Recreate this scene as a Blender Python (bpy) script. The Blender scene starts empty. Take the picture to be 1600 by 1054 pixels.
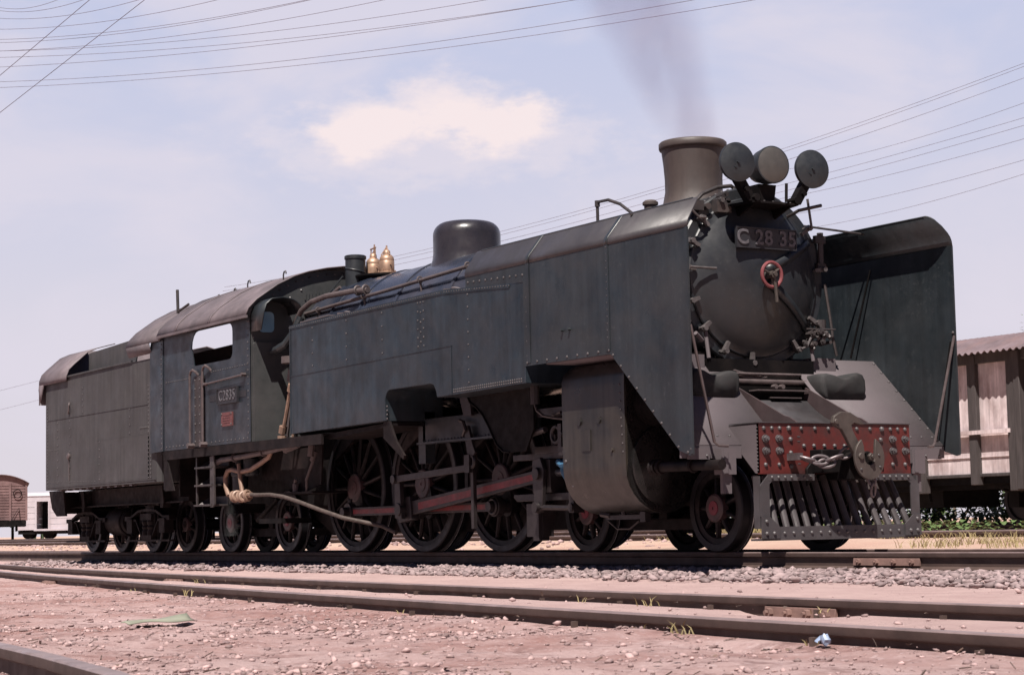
import bpy, bmesh, math, random
import numpy as np
from mathutils import Vector, Matrix
R_=math.radians
S=bpy.context.scene
COL=S.collection
random.seed(7); RNG=np.random.default_rng(7)

# ------------------------------------------------------------ camera
cam_data=bpy.data.cameras.new('camera'); cam=bpy.data.objects.new('camera',cam_data); COL.objects.link(cam)
CR=Vector((0.5214632,0.85302555,-0.02057997)); CU=Vector((0.09041544,-0.03125668,0.99541352)); CF=Vector((-0.8484699,0.52093227,0.09342588))
CP=Vector((13.36640,-11.46253,0.25912))
cam.matrix_world=Matrix(((CR.x,CU.x,-CF.x,CP.x),(CR.y,CU.y,-CF.y,CP.y),(CR.z,CU.z,-CF.z,CP.z),(0,0,0,1)))
cam_data.sensor_width=36; cam_data.lens=3150.31/1600*36; cam_data.clip_start=.05; cam_data.clip_end=20000
cam_data.dof.use_dof=True; cam_data.dof.focus_distance=18.5; cam_data.dof.aperture_fstop=13
S.camera=cam
# ------------------------------------------------------------ exposure
S.view_settings.view_transform='Standard'; S.view_settings.look='None'; S.view_settings.exposure=.8; S.view_settings.gamma=1
# ------------------------------------------------------------ sun
SUNV=Vector((.62,-.62,1.5)).normalized()
sd=bpy.data.lights.new('sun','SUN'); sd.energy=5.0; sd.angle=R_(.5); sd.color=(1,.93,.86)
sun=bpy.data.objects.new('sun',sd); COL.objects.link(sun); sun.rotation_euler=SUNV.to_track_quat('Z','Y').to_euler()
# ------------------------------------------------------------ sky
W=bpy.data.worlds.new('World'); S.world=W; W.use_nodes=True
nt=W.node_tree; nt.nodes.clear(); N=nt.nodes.new; L=nt.links.new
out=N('ShaderNodeOutputWorld'); bg=N('ShaderNodeBackground'); bg.inputs[1].default_value=.574
sky=N('ShaderNodeTexSky'); sky.sky_type='NISHITA'; sky.sun_disc=False; sky.sun_elevation=math.asin(SUNV.z); sky.sun_rotation=math.atan2(SUNV.x,SUNV.y)
sky.dust_density=2.5
sc=N('ShaderNodeVectorMath'); sc.operation='SCALE'; sc.inputs[3].default_value=.035; L(sky.outputs[0],sc.inputs[0])
tc=N('ShaderNodeTexCoord'); sep=N('ShaderNodeSeparateXYZ'); L(tc.outputs['Generated'],sep.inputs[0])
rp=N('ShaderNodeValToRGB'); el=rp.color_ramp.elements
for i,(q,c) in enumerate([(0,(.82,.755,.82)),(.10,(.77,.735,.84)),(.19,(.665,.68,.855)),(.29,(.56,.62,.86)),(.42,(.13,.17,.33)),(1,(.02,.045,.14))]):
    e=el[i] if i<2 else el.new(q); e.position=q; e.color=(*c,1)
L(sep.outputs[2],rp.inputs[0])
mx=N('ShaderNodeMix'); mx.data_type='RGBA'; mx.inputs[0].default_value=.9; L(sc.outputs[0],mx.inputs[6]); L(rp.outputs[0],mx.inputs[7])
# thin cloud veil (noise on the sky direction)
def noise(vec,scale,detail=6,rough=.55,dist=0):
    n=N('ShaderNodeTexNoise'); n.inputs['Scale'].default_value=scale; n.inputs['Detail'].default_value=detail; n.inputs['Roughness'].default_value=rough; n.inputs['Distortion'].default_value=dist
    L(vec,n.inputs['Vector']); return n.outputs[0]
def mrange(v,a,b,c=0,d=1):
    n=N('ShaderNodeMapRange'); n.interpolation_type='SMOOTHSTEP'; n.inputs[1].default_value=a; n.inputs[2].default_value=b; n.inputs[3].default_value=c; n.inputs[4].default_value=d; L(v,n.inputs[0]); return n.outputs[0]
def mth(op,a,b):
    n=N('ShaderNodeMath'); n.operation=op
    for k,v in enumerate((a,b)):
        if isinstance(v,(int,float)): n.inputs[k].default_value=v
        else: L(v,n.inputs[k])
    return n.outputs[0]
stretch=N('ShaderNodeVectorMath'); stretch.operation='MULTIPLY'; stretch.inputs[1].default_value=(1,1,2.2); L(tc.outputs['Generated'],stretch.inputs[0])
veil=mrange(noise(stretch.outputs[0],6.5,7,.55,.4),.40,.66,0,.75)
# one white cumulus bank over the tank engine: ellipsoid of sky directions, edges broken by noise
def dirof(u,v): return (CF+CR*((u-800)/3150.3)-CU*((v-527)/3150.3)).normalized()
def blob(u,v,wu,wv):
    d0=dirof(u,v); ex=(dirof(u+50,v)-dirof(u-50,v)).normalized(); ez=d0.cross(ex).normalized()
    def dot(vec):
        n=N('ShaderNodeVectorMath'); n.operation='DOT_PRODUCT'; n.inputs[1].default_value=vec; L(tc.outputs['Generated'],n.inputs[0]); return n.outputs['Value']
    a=mth('DIVIDE',mth('SUBTRACT',dot(ex),d0.dot(ex)),wu/3150.); b=mth('DIVIDE',mth('SUBTRACT',dot(ez),d0.dot(ez)),wv/3150.)
    return mth('SQRT',mth('ADD',mth('MULTIPLY',a,a),mth('MULTIPLY',b,b)),0)
nn=noise(stretch.outputs[0],34,8,.6)
def cl(u,v,wu,wv,k=1.9):
    return mrange(mth('ADD',blob(u,v,wu,wv),mth('MULTIPLY',mth('SUBTRACT',nn,.5),k)),.40,1.28,1,0)
c1=mth('MAXIMUM',cl(700,172,125,56),mth('MAXIMUM',cl(575,195,92,56),cl(765,190,100,54)))
c2=mth('MULTIPLY',mth('MAXIMUM',cl(640,235,260,60,2.4),cl(800,215,190,62,2.6)),.36)
cloudf=mth('MINIMUM',mth('ADD',mth('MULTIPLY',c1,.85),c2),1)
m2=N('ShaderNodeMix'); m2.data_type='RGBA'; L(veil,m2.inputs[0]); L(mx.outputs[2],m2.inputs[6]); m2.inputs[7].default_value=(.745,.70,.80,1)
m3=N('ShaderNodeMix'); m3.data_type='RGBA'; L(cloudf,m3.inputs[0]); L(m2.outputs[2],m3.inputs[6]); m3.inputs[7].default_value=(.93,.81,.82,1)
# haze only ahead; the unseen sky behind the camera is darkened to weaken the fill
dv=N('ShaderNodeVectorMath'); dv.operation='DOT_PRODUCT'; dv.inputs[1].default_value=Vector((CF.x,CF.y,0)).normalized(); L(tc.outputs['Generated'],dv.inputs[0])
side=mrange(dv.outputs['Value'],.35,.86,0,1)
rp2=N('ShaderNodeValToRGB'); rp2.color_ramp.elements[0].color=(.16,.19,.28,1); rp2.color_ramp.elements[1].color=(.02,.045,.14,1); rp2.color_ramp.elements[1].position=.6; L(sep.outputs[2],rp2.inputs[0])
m4=N('ShaderNodeMix'); m4.data_type='RGBA'; L(side,m4.inputs[0]); L(rp2.outputs[0],m4.inputs[6]); L(m3.outputs[2],m4.inputs[7])
L(m4.outputs[2],bg.inputs[0]); L(bg.outputs[0],out.inputs[0])
S.cycles.volume_step_rate=1.0; S.cycles.volume_max_steps=128

# ------------------------------------------------------------ materials
def mat(name,base,rough=.6,metal=0,var=.25,scale=3,tint=None,tfac=.35,tscale=1.2,streak=0,dent=0,speck=0,bump=.0,bscale=40,spec=.5,rvar=.12,vscale=(1,1,1),island=0):
    m=bpy.data.materials.new(name); m.use_nodes=True; t=m.node_tree; P=t.nodes['Principled BSDF']; n=t.nodes.new; l=t.links.new
    tc=n('ShaderNodeTexCoord'); mp=n('ShaderNodeMapping'); mp.inputs['Scale'].default_value=vscale; l(tc.outputs['Object'],mp.inputs[0])
    def nz(sc,det=6,ro=.6,vec=None):
        q=n('ShaderNodeTexNoise'); q.inputs['Scale'].default_value=sc; q.inputs['Detail'].default_value=det; q.inputs['Roughness'].default_value=ro; l(vec or mp.outputs[0],q.inputs['Vector']); return q.outputs[0]
    def rng(v,a,b,c,d):
        q=n('ShaderNodeMapRange'); q.inputs[1].default_value=a; q.inputs[2].default_value=b; q.inputs[3].default_value=c; q.inputs[4].default_value=d; l(v,q.inputs[0]); return q.outputs[0]
    f=rng(nz(scale),.3,.7,1-var,1+var)
    col=n('ShaderNodeVectorMath'); col.operation='SCALE'; col.inputs[0].default_value=base[:3]; l(f,col.inputs[3]); c=col.outputs[0]
    if streak:
        mp2=n('ShaderNodeMapping'); mp2.inputs['Scale'].default_value=(9,9,.45); l(tc.outputs['Object'],mp2.inputs[0])
        f2=rng(nz(1.6,5,.65,mp2.outputs[0]),.35,.7,1-streak,1+streak)
        q=n('ShaderNodeVectorMath'); q.operation='SCALE'; l(c,q.inputs[0]); l(f2,q.inputs[3]); c=q.outputs[0]
    if island:
        g=n('ShaderNodeNewGeometry'); q=n('ShaderNodeVectorMath'); q.operation='SCALE'; l(c,q.inputs[0]); l(rng(g.outputs['Random Per Island'],0,1,1-island,1+island*.5),q.inputs[3]); c=q.outputs[0]
    if tint:
        fm=rng(nz(tscale,7,.65),.45,.68,0,tfac)
        q=n('ShaderNodeMix'); q.data_type='RGBA'; l(fm,q.inputs[0]); l(c,q.inputs[6]); q.inputs[7].default_value=(*tint,1); c=q.outputs[2]
    if speck:
        fm=rng(nz(22,6,.7),.56,.70,0,speck); fm2=rng(nz(2.2,3,.5),.4,.6,.25,1); q=n('ShaderNodeMath'); q.operation='MULTIPLY'; l(fm,q.inputs[0]); l(fm2,q.inputs[1]); fm=q.outputs[0]
        q=n('ShaderNodeMix'); q.data_type='RGBA'; l(fm,q.inputs[0]); l(c,q.inputs[6]); q.inputs[7].default_value=(.058,.062,.066,1); c=q.outputs[2]
    l(c,P.inputs['Base Color'])
    P.inputs['Metallic'].default_value=metal; P.inputs['Specular IOR Level'].default_value=spec
    l(rng(nz(scale*2.3),.3,.7,max(.03,rough-rvar),min(1,rough+rvar)),P.inputs['Roughness'])
    nm=None
    if dent:
        b=n('ShaderNodeBump'); b.inputs['Strength'].default_value=dent; b.inputs['Distance'].default_value=.035; l(nz(1.7,2,.5),b.inputs['Height']); nm=b.outputs[0]
    if bump:
        b=n('ShaderNodeBump'); b.inputs['Strength'].default_value=bump; b.inputs['Distance'].default_value=.02; l(nz(bscale,5,.6),b.inputs['Height'])
        if nm: l(nm,b.inputs['Normal'])
        nm=b.outputs[0]
    if nm: l(nm,P.inputs['Normal'])
    return m
M={}
M['paint']=mat('black_green_paint',(.0155,.0200,.0240),.42,rvar=.16,speck=.45,dent=.8,var=.35,scale=1.3,streak=.25,tint=(.037,.040,.043),tfac=.5,tscale=.9,bump=.05,bscale=5)
M['paint2']=mat('patched_paint',(.0110,.0180,.0245),.42,rvar=.16,speck=.4,dent=.9,var=.4,scale=1.7,streak=.35,tint=(.025,.028,.033),tfac=.5,tscale=1.3,bump=.05,bscale=6)
M['cabpaint']=mat('cab_paint',(.011,.0165,.023),.42,rvar=.16,speck=.35,dent=.8,var=.3,scale=2,streak=.25,tint=(.05,.05,.055),tfac=.4,tscale=1.4,bump=.05,bscale=6)
M['tenderpaint']=mat('dusty_tender_paint',(.046,.0435,.0445),.60,speck=.4,dent=.8,var=.25,scale=1.5,streak=.25,tint=(.030,.030,.032),tfac=.55,tscale=.8,bump=.05,bscale=6)
M['smokeboxp']=mat('smokebox_black',(.0150,.0175,.0215),.44,speck=.35,var=.3,scale=3,tint=(.032,.029,.030),tfac=.4,bump=.06,bscale=10)
M['dusty']=mat('dusty_sheet',(.100,.083,.090),.75,var=.15,scale=2,tint=(.08,.064,.072),tfac=.5,tscale=2,bump=.05)
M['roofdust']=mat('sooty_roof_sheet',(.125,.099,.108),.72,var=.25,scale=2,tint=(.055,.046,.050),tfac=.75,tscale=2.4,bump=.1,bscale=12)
M['clad']=mat('boiler_cladding',(.020,.025,.040),.26,var=.3,scale=2,tint=(.06,.05,.054),tfac=.5,tscale=1.6)
M['under']=mat('oily_black',(.004,.0033,.0038),.65,spec=.12,var=.4,scale=4,tint=(.018,.014,.013),tfac=.5,tscale=3,bump=.1,bscale=20)
M['frame']=mat('grimy_frame',(.007,.005,.0055),.65,spec=.15,var=.4,scale=4,tint=(.035,.024,.023),tfac=.5,tscale=3,bump=.1,bscale=20)
M['iron']=mat('worn_iron',(.04,.035,.036),.5,metal=.3,var=.35,scale=6,tint=(.10,.075,.07),tfac=.5,tscale=4,bump=.1,bscale=30)
M['rivet']=mat('rivet_glint_paint',(.075,.067,.07),.45,var=.3,scale=6)  # heads made paler than their sheets to stand in for glints
M['chim']=mat('dusty_chimney_iron',(.056,.042,.038),.6,var=.2,scale=3,tint=(.05,.040,.039),tfac=.6,tscale=2.5,streak=.15,bump=.06,bscale=15)
M['cyl']=mat('oily_cylinder_casing',(.017,.0155,.0145),.36,var=.4,scale=2,streak=.55,tint=(.055,.042,.031),tfac=.5,tscale=1.5)
M['steel']=mat('bright_steel',(.42,.44,.46),.3,metal=.9,var=.15)
M['tyre']=mat('tyre_steel',(.014,.0125,.015),.45,spec=.3,metal=.2,var=.3,scale=5)
M['wheel']=mat('black_wheel',(.006,.005,.006),.5,spec=.2,var=.4,scale=5,tint=(.045,.032,.032),tfac=.6,tscale=4)
M['hubred']=mat('red_hub',(.19,.022,.04),.55,var=.4,scale=9,tint=(.05,.03,.03),tfac=.6,tscale=8)
M['hubgrey']=mat('greasy_hub',(.055,.034,.036),.5,var=.4,scale=9,tint=(.10,.035,.035),tfac=.5,tscale=8)
M['rodred']=mat('red_flute',(.16,.017,.022),.5,var=.35,scale=8,tint=(.07,.03,.03),tfac=.6,tscale=6)
M['rod']=mat('greasy_rod',(.022,.017,.018),.45,metal=.2,var=.3,scale=6)
M['beam']=mat('red_beam',(.085,.011,.009),.55,var=.4,scale=4,tint=(.035,.017,.017),tfac=.85,tscale=3.2,bump=.08,bscale=18)
M['brass']=mat('tarnished_brass',(.36,.235,.165),.48,metal=.5,var=.25,scale=8)
M['copper']=mat('copper_pipe',(.24,.155,.115),.55,metal=.2,var=.3,scale=10)
M['pipe']=mat('lagged_pipe',(.075,.058,.058),.6,var=.3,scale=8)
M['handred']=mat('red_handwheel',(.17,.045,.05),.5,var=.3,scale=12)
M['handrail']=mat('handrail_steel',(.10,.078,.078),.42,metal=.3,var=.25,scale=10)
M['glassb']=mat('lookout_glass',(.16,.30,.42),.15,var=.1,spec=.6)  # opaque blue stands in for bright sky seen through the pane
M['lens']=mat('lamp_shutter',(.017,.020,.024),.5,var=.35,scale=6)
M['lampglass']=mat('dusty_lamp_dish',(.075,.070,.066),.42,var=.15,scale=6,metal=.2)
M['plateink']=mat('numberplate_black',(.016,.016,.02),.55,var=.3)
M['letter']=mat('worn_letter',(.085,.08,.09),.6,var=.35,scale=25)
M['makered']=mat('maker_plate_red',(.12,.04,.04),.55,var=.3,scale=20)
M['bluecloth']=mat('blue_rag',(.03,.10,.18),.8,var=.3,scale=12)
M['rail']=mat('rusty_shaded_rail',(.055,.033,.028),.7,var=.3,scale=5,tint=(.085,.055,.047),tfac=.5,tscale=2,bump=.1,bscale=30)  # rust brown darkened to carry the shade under the railhead
M['railtop']=mat('worn_lit_railhead',(.23,.17,.165),.45,metal=.3,var=.3,scale=5)  # worn steel made paler to read as the sunlit top
M['fish']=mat('rusty_fishplate',(.17,.10,.085),.75,var=.3,scale=7,bump=.1,bscale=25)
M['stone']=mat('ballast_stone',(.30,.225,.225),.9,var=.3,scale=9,tint=(.17,.12,.125),tfac=.6,tscale=9,bump=.3,bscale=60,island=.45)
M['pebble']=mat('pink_pebble',(.38,.265,.255),.9,var=.4,scale=9,tint=(.2,.13,.135),tfac=.7,tscale=13,island=.5,bump=.2,bscale=80)
M['wood']=mat('weathered_plank',(.58,.49,.495),.85,var=.2,scale=2,streak=.25,tint=(.27,.19,.185),tfac=.8,tscale=3.2,bump=.1,bscale=8,vscale=(1,1,.5))
M['woodframe']=mat('weathered_post',(.05,.041,.041),.85,var=.35,scale=3,bump=.15,bscale=14,vscale=(4,4,.6))
M['tin']=mat('corrugated_tin',(.15,.11,.12),.6,metal=.1,var=.25,scale=2,tint=(.2,.12,.11),tfac=.5,tscale=1.2)
M['brownplank']=mat('brown_plank',(.125,.075,.075),.85,var=.25,scale=2,tint=(.28,.18,.18),tfac=.5,tscale=1.5)
M['whiteplank']=mat('white_planks',(.42,.385,.42),.8,var=.12,scale=1.5,tint=(.45,.38,.40),tfac=.5,tscale=1)
M['darkin']=mat('interior_shade',(.012,.01,.011),.9,var=.3)  # near-black colour stands in for the shade inside the wagons
M['leaf']=mat('green_leaf',(.075,.12,.035),.6,var=.4,scale=2)
M['palm']=mat('banana_leaf',(.055,.085,.035),.6,var=.4,scale=1)
M['dryleaf']=mat('dry_leaf',(.23,.235,.18),.7,var=.25,scale=6)
M['grass']=mat('dry_grass',(.24,.19,.09),.8,var=.4,scale=3)
M['bark']=mat('bark',(.09,.07,.05),.9,var=.3)
M['plastic']=mat('blue_scrap',(.24,.30,.42),.35,var=.3,scale=20)
M['wire']=mat('wire',(.12,.105,.135),.6)
M['hose']=mat('steam_hose',(.065,.048,.042),.75,var=.35,scale=14,bump=.2,bscale=60)
M['chain']=mat('iron_chain',(.12,.10,.105),.5,metal=.5,var=.3,scale=15)
M['hookm']=mat('rusty_hook',(.07,.056,.050),.55,metal=.3,var=.3,scale=8,tint=(.07,.06,.055),tfac=.6,tscale=6)

M['clamp']=mat('worn_clamp',(.085,.075,.076),.5,metal=.2,var=.35,scale=12)
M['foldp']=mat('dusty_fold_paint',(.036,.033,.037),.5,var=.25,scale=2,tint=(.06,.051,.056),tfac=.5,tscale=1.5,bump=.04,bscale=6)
M['webp']=mat('brown_shaded_plate',(.045,.029,.031),.7,var=.3,scale=3,tint=(.028,.019,.02),tfac=.5)  # darker brown than the apron, to carry the shade of raking sun
M['barp']=mat('dusty_bar',(.048,.040,.043),.6,var=.3,scale=6,tint=(.03,.022,.022),tfac=.5,tscale=5)
M['cwp']=mat('grey_cowcatcher_iron',(.05,.046,.050),.5,var=.3,scale=5,tint=(.045,.035,.035),tfac=.5,tscale=4,bump=.08,bscale=20)
M['cover']=mat('matt_cover_paint',(.030,.030,.031),.8,spec=.2,var=.3,scale=6,tint=(.05,.042,.043),tfac=.5,tscale=5,bump=.1,bscale=25)
M['domep']=mat('dome_black',(.022,.020,.025),.30,var=.3,scale=3,tint=(.04,.033,.037),tfac=.5,tscale=2.5)
M['litter']=mat('brown_leaf_litter',(.11,.07,.055),.8,var=.5,scale=9,island=.6)
M['cylcov']=mat('black_cylinder_cover',(.010,.009,.009),.28,var=.3,scale=4)
M['spike']=mat('rust_spike',(.07,.045,.038),.8,var=.3,scale=8)
M['cabfront']=mat('lit_cab_front',(.036,.038,.039),.55,speck=.3,var=.3,scale=2,tint=(.055,.05,.05),tfac=.5,tscale=2,bump=.08,bscale=12)  # lighter copy of the cab paint, so the front reads as sunlit
# ------------------------------------------------------------ mesh builder
class MB:
    def __init__(s): s.v=[]; s.f=[]; s.mi=[]; s.cur=0
    def add(s,vs,fs):
        o=len(s.v); s.v+= [tuple(v) for v in vs]; s.f+=[tuple(i+o for i in f) for f in fs]; s.mi+=[s.cur]*len(fs); return s
    def box(s,x0,x1,y0,y1,z0,z1):
        return s.add([(x0,y0,z0),(x1,y0,z0),(x1,y1,z0),(x0,y1,z0),(x0,y0,z1),(x1,y0,z1),(x1,y1,z1),(x0,y1,z1)],[(0,3,2,1),(4,5,6,7),(0,1,5,4),(1,2,6,5),(2,3,7,6),(3,0,4,7)])
    def prism(s,poly,ax,c0,c1):
        def P(a,b,c): return {'y':(a,c,b),'x':(c,a,b),'z':(a,b,c)}[ax]
        n=len(poly); vs=[P(a,b,c0) for a,b in poly]+[P(a,b,c1) for a,b in poly]
        return s.add(vs,[tuple(range(n)),tuple(range(2*n-1,n-1,-1))]+[(i,i+n,(i+1)%n+n,(i+1)%n) for i in range(n)])
    def frame(s,d):
        d=Vector(d).normalized(); u=d.orthogonal().normalized(); return d,u,d.cross(u)
    def cyl(s,p0,p1,r0,r1=None,n=16,caps=True):
        r1=r0 if r1 is None else r1; p0=Vector(p0);p1=Vector(p1); d,u,w=s.frame(p1-p0); vs=[]
        for p,r in ((p0,r0),(p1,r1)):
            for i in range(n):
                a=2*math.pi*i/n; vs.append(p+u*(r*math.cos(a))+w*(r*math.sin(a)))
        fs=[(i,(i+1)%n,n+(i+1)%n,n+i) for i in range(n)]
        if caps: fs+=[tuple(range(n-1,-1,-1)),tuple(range(n,2*n))]
        return s.add(vs,fs)
    def tube(s,pts,r,n=8,caps=True):
        pts=[Vector(p) for p in pts]; rs=r if isinstance(r,(list,tuple)) else [r]*len(pts); vs=[]; m=len(pts); u=None
        for k,p in enumerate(pts):
            d=(pts[min(k+1,m-1)]-pts[max(k-1,0)]).normalized()
            if u is None: u=d.orthogonal().normalized()
            else: u=(u-d*u.dot(d)).normalized()
            w=d.cross(u)
            for i in range(n):
                a=2*math.pi*i/n; vs.append(p+u*(rs[k]*math.cos(a))+w*(rs[k]*math.sin(a)))
        fs=[(k*n+i,k*n+(i+1)%n,(k+1)*n+(i+1)%n,(k+1)*n+i) for k in range(m-1) for i in range(n)]
        if caps: fs+=[tuple(range(n-1,-1,-1)),tuple((m-1)*n+i for i in range(n))]
        return s.add(vs,fs)
    def lathe(s,prof,c=(0,0,0),ax=(0,0,1),n=32,closed=False):
        c=Vector(c); d=Vector(ax).normalized(); u=d.orthogonal().normalized()
        if abs(d.z)>.9: u=Vector((1,0,0))
        w=d.cross(u); vs=[]; m=len(prof)
        for r,h in prof:
            for i in range(n):
                a=2*math.pi*i/n; vs.append(c+d*h+u*(r*math.cos(a))+w*(r*math.sin(a)))
        K=m if closed else m-1
        fs=[(k*n+i,k*n+(i+1)%n,((k+1)%m)*n+(i+1)%n,((k+1)%m)*n+i) for k in range(K) for i in range(n)]
        if not closed:
            if prof[0][0]>1e-6: fs.append(tuple(range(n-1,-1,-1)))
            if prof[-1][0]>1e-6: fs.append(tuple((m-1)*n+i for i in range(n)))
        return s.add(vs,fs)
    def torus(s,c,ax,R,r,n=24,k=8,a0=0,a1=2*math.pi,stretch=(1,1),up=None):
        c=Vector(c); d=Vector(ax).normalized(); u=Vector(up).normalized() if up else d.orthogonal().normalized(); w=d.cross(u)
        full=abs(a1-a0-2*math.pi)<1e-6; pts=[]
        for i in range(n if full else n+1):
            a=a0+(a1-a0)*i/n; pts.append(c+u*(R*stretch[0]*math.cos(a))+w*(R*stretch[1]*math.sin(a)))
        if not full: return s.tube(pts,r,k)
        vs=[]; m=len(pts)
        for i,p in enumerate(pts):
            t=(pts[(i+1)%m]-pts[i-1]).normalized(); o=d.cross(t)
            for j in range(k):
                b=2*math.pi*j/k; vs.append(p+o*(r*math.cos(b))+d*(r*math.sin(b)))
        return s.add(vs,[(i*k+j,i*k+(j+1)%k,((i+1)%m)*k+(j+1)%k,((i+1)%m)*k+j) for i in range(m) for j in range(k)])
    def riv(s,p,nrm=(0,-1,0),r=.011):
        p=Vector(p); d,u,w=s.frame(nrm); vs=[]; r=r*1.25 if r<.013 else r*.95
        for rr,h in ((1,0),(.85,.45),(.45,.75)):
            for i in range(6):
                a=math.pi*i/3; vs.append(p+d*(h*r)+u*(rr*r*math.cos(a))+w*(rr*r*math.sin(a)))
        c_=s.cur; s.cur=1; s.add(vs,[(k*6+i,k*6+(i+1)%6,(k+1)*6+(i+1)%6,(k+1)*6+i) for k in range(2) for i in range(6)]+[tuple(12+i for i in range(6))]); s.cur=c_; return s
    def rivrow(s,a,b,sp,nrm=(0,-1,0),r=.011):
        a=Vector(a);b=Vector(b); n=max(1,int(round((b-a).length/sp)))
        for i in range(n+1): s.riv(a.lerp(b,i/n),nrm,r)
        return s
    def strip(s,rows):  # grid of rows of points
        n=len(rows[0]); vs=[p for r in rows for p in r]
        return s.add(vs,[(k*n+i,k*n+i+1,(k+1)*n+i+1,(k+1)*n+i) for k in range(len(rows)-1) for i in range(n-1)])
    def split(s,name,material,parent,**kw):
        # one object per separate piece: faces joined by touching bounding boxes
        par=list(range(len(s.v)))
        def find(a):
            while par[a]!=a: par[a]=par[par[a]]; a=par[a]
            return a
        for f in s.f:
            for q in f[1:]: par[find(q)]=find(f[0])
        comp={}
        for i in range(len(s.v)): comp.setdefault(find(i),[]).append(i)
        V=np.array(s.v); cl=[[V[i].min(0)-.003,V[i].max(0)+.003,list(i)] for i in comp.values()]
        go=True
        while go:
            go=False
            for i in range(len(cl)):
                for j in range(len(cl)-1,i,-1):
                    if (cl[i][0]<=cl[j][1]).all() and (cl[j][0]<=cl[i][1]).all():
                        cl[i]=[np.minimum(cl[i][0],cl[j][0]),np.maximum(cl[i][1],cl[j][1]),cl[i][2]+cl[j][2]]; del cl[j]; go=True
        out=[]
        for lo,hi,ids in cl:
            mp={a:k for k,a in enumerate(ids)}; b=MB(); b.v=[s.v[a] for a in ids]
            for f,m in zip(s.f,s.mi):
                if f[0] in mp: b.f.append(tuple(mp[a] for a in f)); b.mi.append(m)
            out.append(b.build(name,material,parent,**kw))
        return out
    def build(s,name,material,parent=None,smooth=True,loc=None,rot=None,bevel=0,ang=32,solid=0,recalc=True):
        me=bpy.data.meshes.new(name); me.from_pydata(s.v,[],s.f); 
        ms=list(material) if isinstance(material,(list,tuple)) else [material]
        if len(ms)==1 and 1 in s.mi: ms.append(M['rivet'])
        for m in ms: me.materials.append(m)
        if len(ms)>1: me.polygons.foreach_set('material_index',s.mi)
        if recalc:
            b=bmesh.new(); b.from_mesh(me); bmesh.ops.recalc_face_normals(b,faces=b.faces); b.to_mesh(me); b.free()
        if smooth:
            me.polygons.foreach_set('use_smooth',[True]*len(me.polygons)); me.set_sharp_from_angle(angle=R_(ang))
        o=bpy.data.objects.new(name,me); COL.objects.link(o)
        if parent is not None:
            o.parent=parent
            if loc is None: o.location=-parent.location if parent.parent is None else (0,0,0)
        if loc is not None: o.location=loc
        if rot is not None: o.rotation_euler=rot
        if solid:
            q=o.modifiers.new('thickness','SOLIDIFY'); q.thickness=solid; q.offset=0
        if bevel:
            q=o.modifiers.new('bevel','BEVEL'); q.width=bevel; q.segments=2; q.limit_method='ANGLE'; q.angle_limit=R_(40)
        return o
def tag(o,label=None,cat=None,group=None,kind=None):
    if label:o['label']=label
    if cat:o['category']=cat
    if group:o['group']=group
    if kind:o['kind']=kind
    return o
def empty(name,loc,label,cat,group=None):
    o=bpy.data.objects.new(name,None); COL.objects.link(o); o.location=loc; o.empty_display_size=.3; return tag(o,label,cat,group)
def arcpts(cx,cz,r,a0,a1,n):
    return [(cx+r*math.cos(R_(a0+(a1-a0)*i/n)),cz+r*math.sin(R_(a0+(a1-a0)*i/n))) for i in range(n+1)]
def text_mesh(txt,name,material,parent,size,mtx,ext=.004,xs=1.0,bold=0,sp=1.08):
    cu=bpy.data.curves.new(name,'FONT'); cu.body=txt; cu.size=size; cu.extrude=ext; cu.align_x='CENTER'; cu.align_y='CENTER'; cu.offset=bold; cu.space_character=sp
    t=bpy.data.objects.new(name+'_source',cu); COL.objects.link(t); dg=bpy.context.evaluated_depsgraph_get(); me=bpy.data.meshes.new_from_object(t.evaluated_get(dg)); bpy.data.objects.remove(t)
    me.transform(Matrix.Diagonal((xs,1,1,1))); me.transform(mtx); me.materials.clear(); me.materials.append(material); me.name=name
    o=bpy.data.objects.new(name,me); COL.objects.link(o); o.parent=parent
    o.location=-parent.location if parent.parent is None else (0,0,0)
    return o
def copy_tree(o,parent=None):
    c=o.copy(); COL.objects.link(c)
    if parent is not None: c.parent=parent
    for ch in list(o.children): copy_tree(ch,c)
    return c
# ============================================================ GROUND
def gz(x,y):
    # height of the ground away from the rails (railhead of the engine's track is z=0)
    z=np.where(y<-1.35,-.212,0.)
    t=np.clip((y+1.35)/.75,0,1); z=np.where((y>=-1.35)&(y<.6),-.212+.055*t,z)
    t=np.clip((y-.6)/4.5,0,1); z=np.where(y>=.6,-.157+.150*t,z)
    t=np.clip((y-9)/40,0,1); z=z+np.where(y>9,.07*t,0)
    return z
def _q(x,a,b,c):
    x=np.asarray(x,float); s=b-24*c; v=a+b*x+c*x*x; w=a-12*b+144*c-.165*(x+12)
    return np.where(x<-12,w,v) if x.ndim else float(w if x<-12 else v)
def fy(x): return _q(x,-4.441,-.0856,.0028)      # far rail of the near siding
def fyn(x): return _q(x,-5.688,-.1207,.00262)    # its near rail, the two spreading apart at the points
xs=np.concatenate([[-4000,-1500,-600,-250,-120],np.arange(-70,-14,.5),np.arange(-14,14.5,.07),[16,20,30,60,150,500,2000]])
ys=np.concatenate([[-4000,-800,-200,-60,-25,-16],np.arange(-13,1.2,.07),np.arange(1.2,18,.4),[20,24,30,40,55,80,120,200,400,900,2000,4000]])
X,Y=np.meshgrid(xs,ys,indexing='ij'); Z=gz(X,Y)
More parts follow.
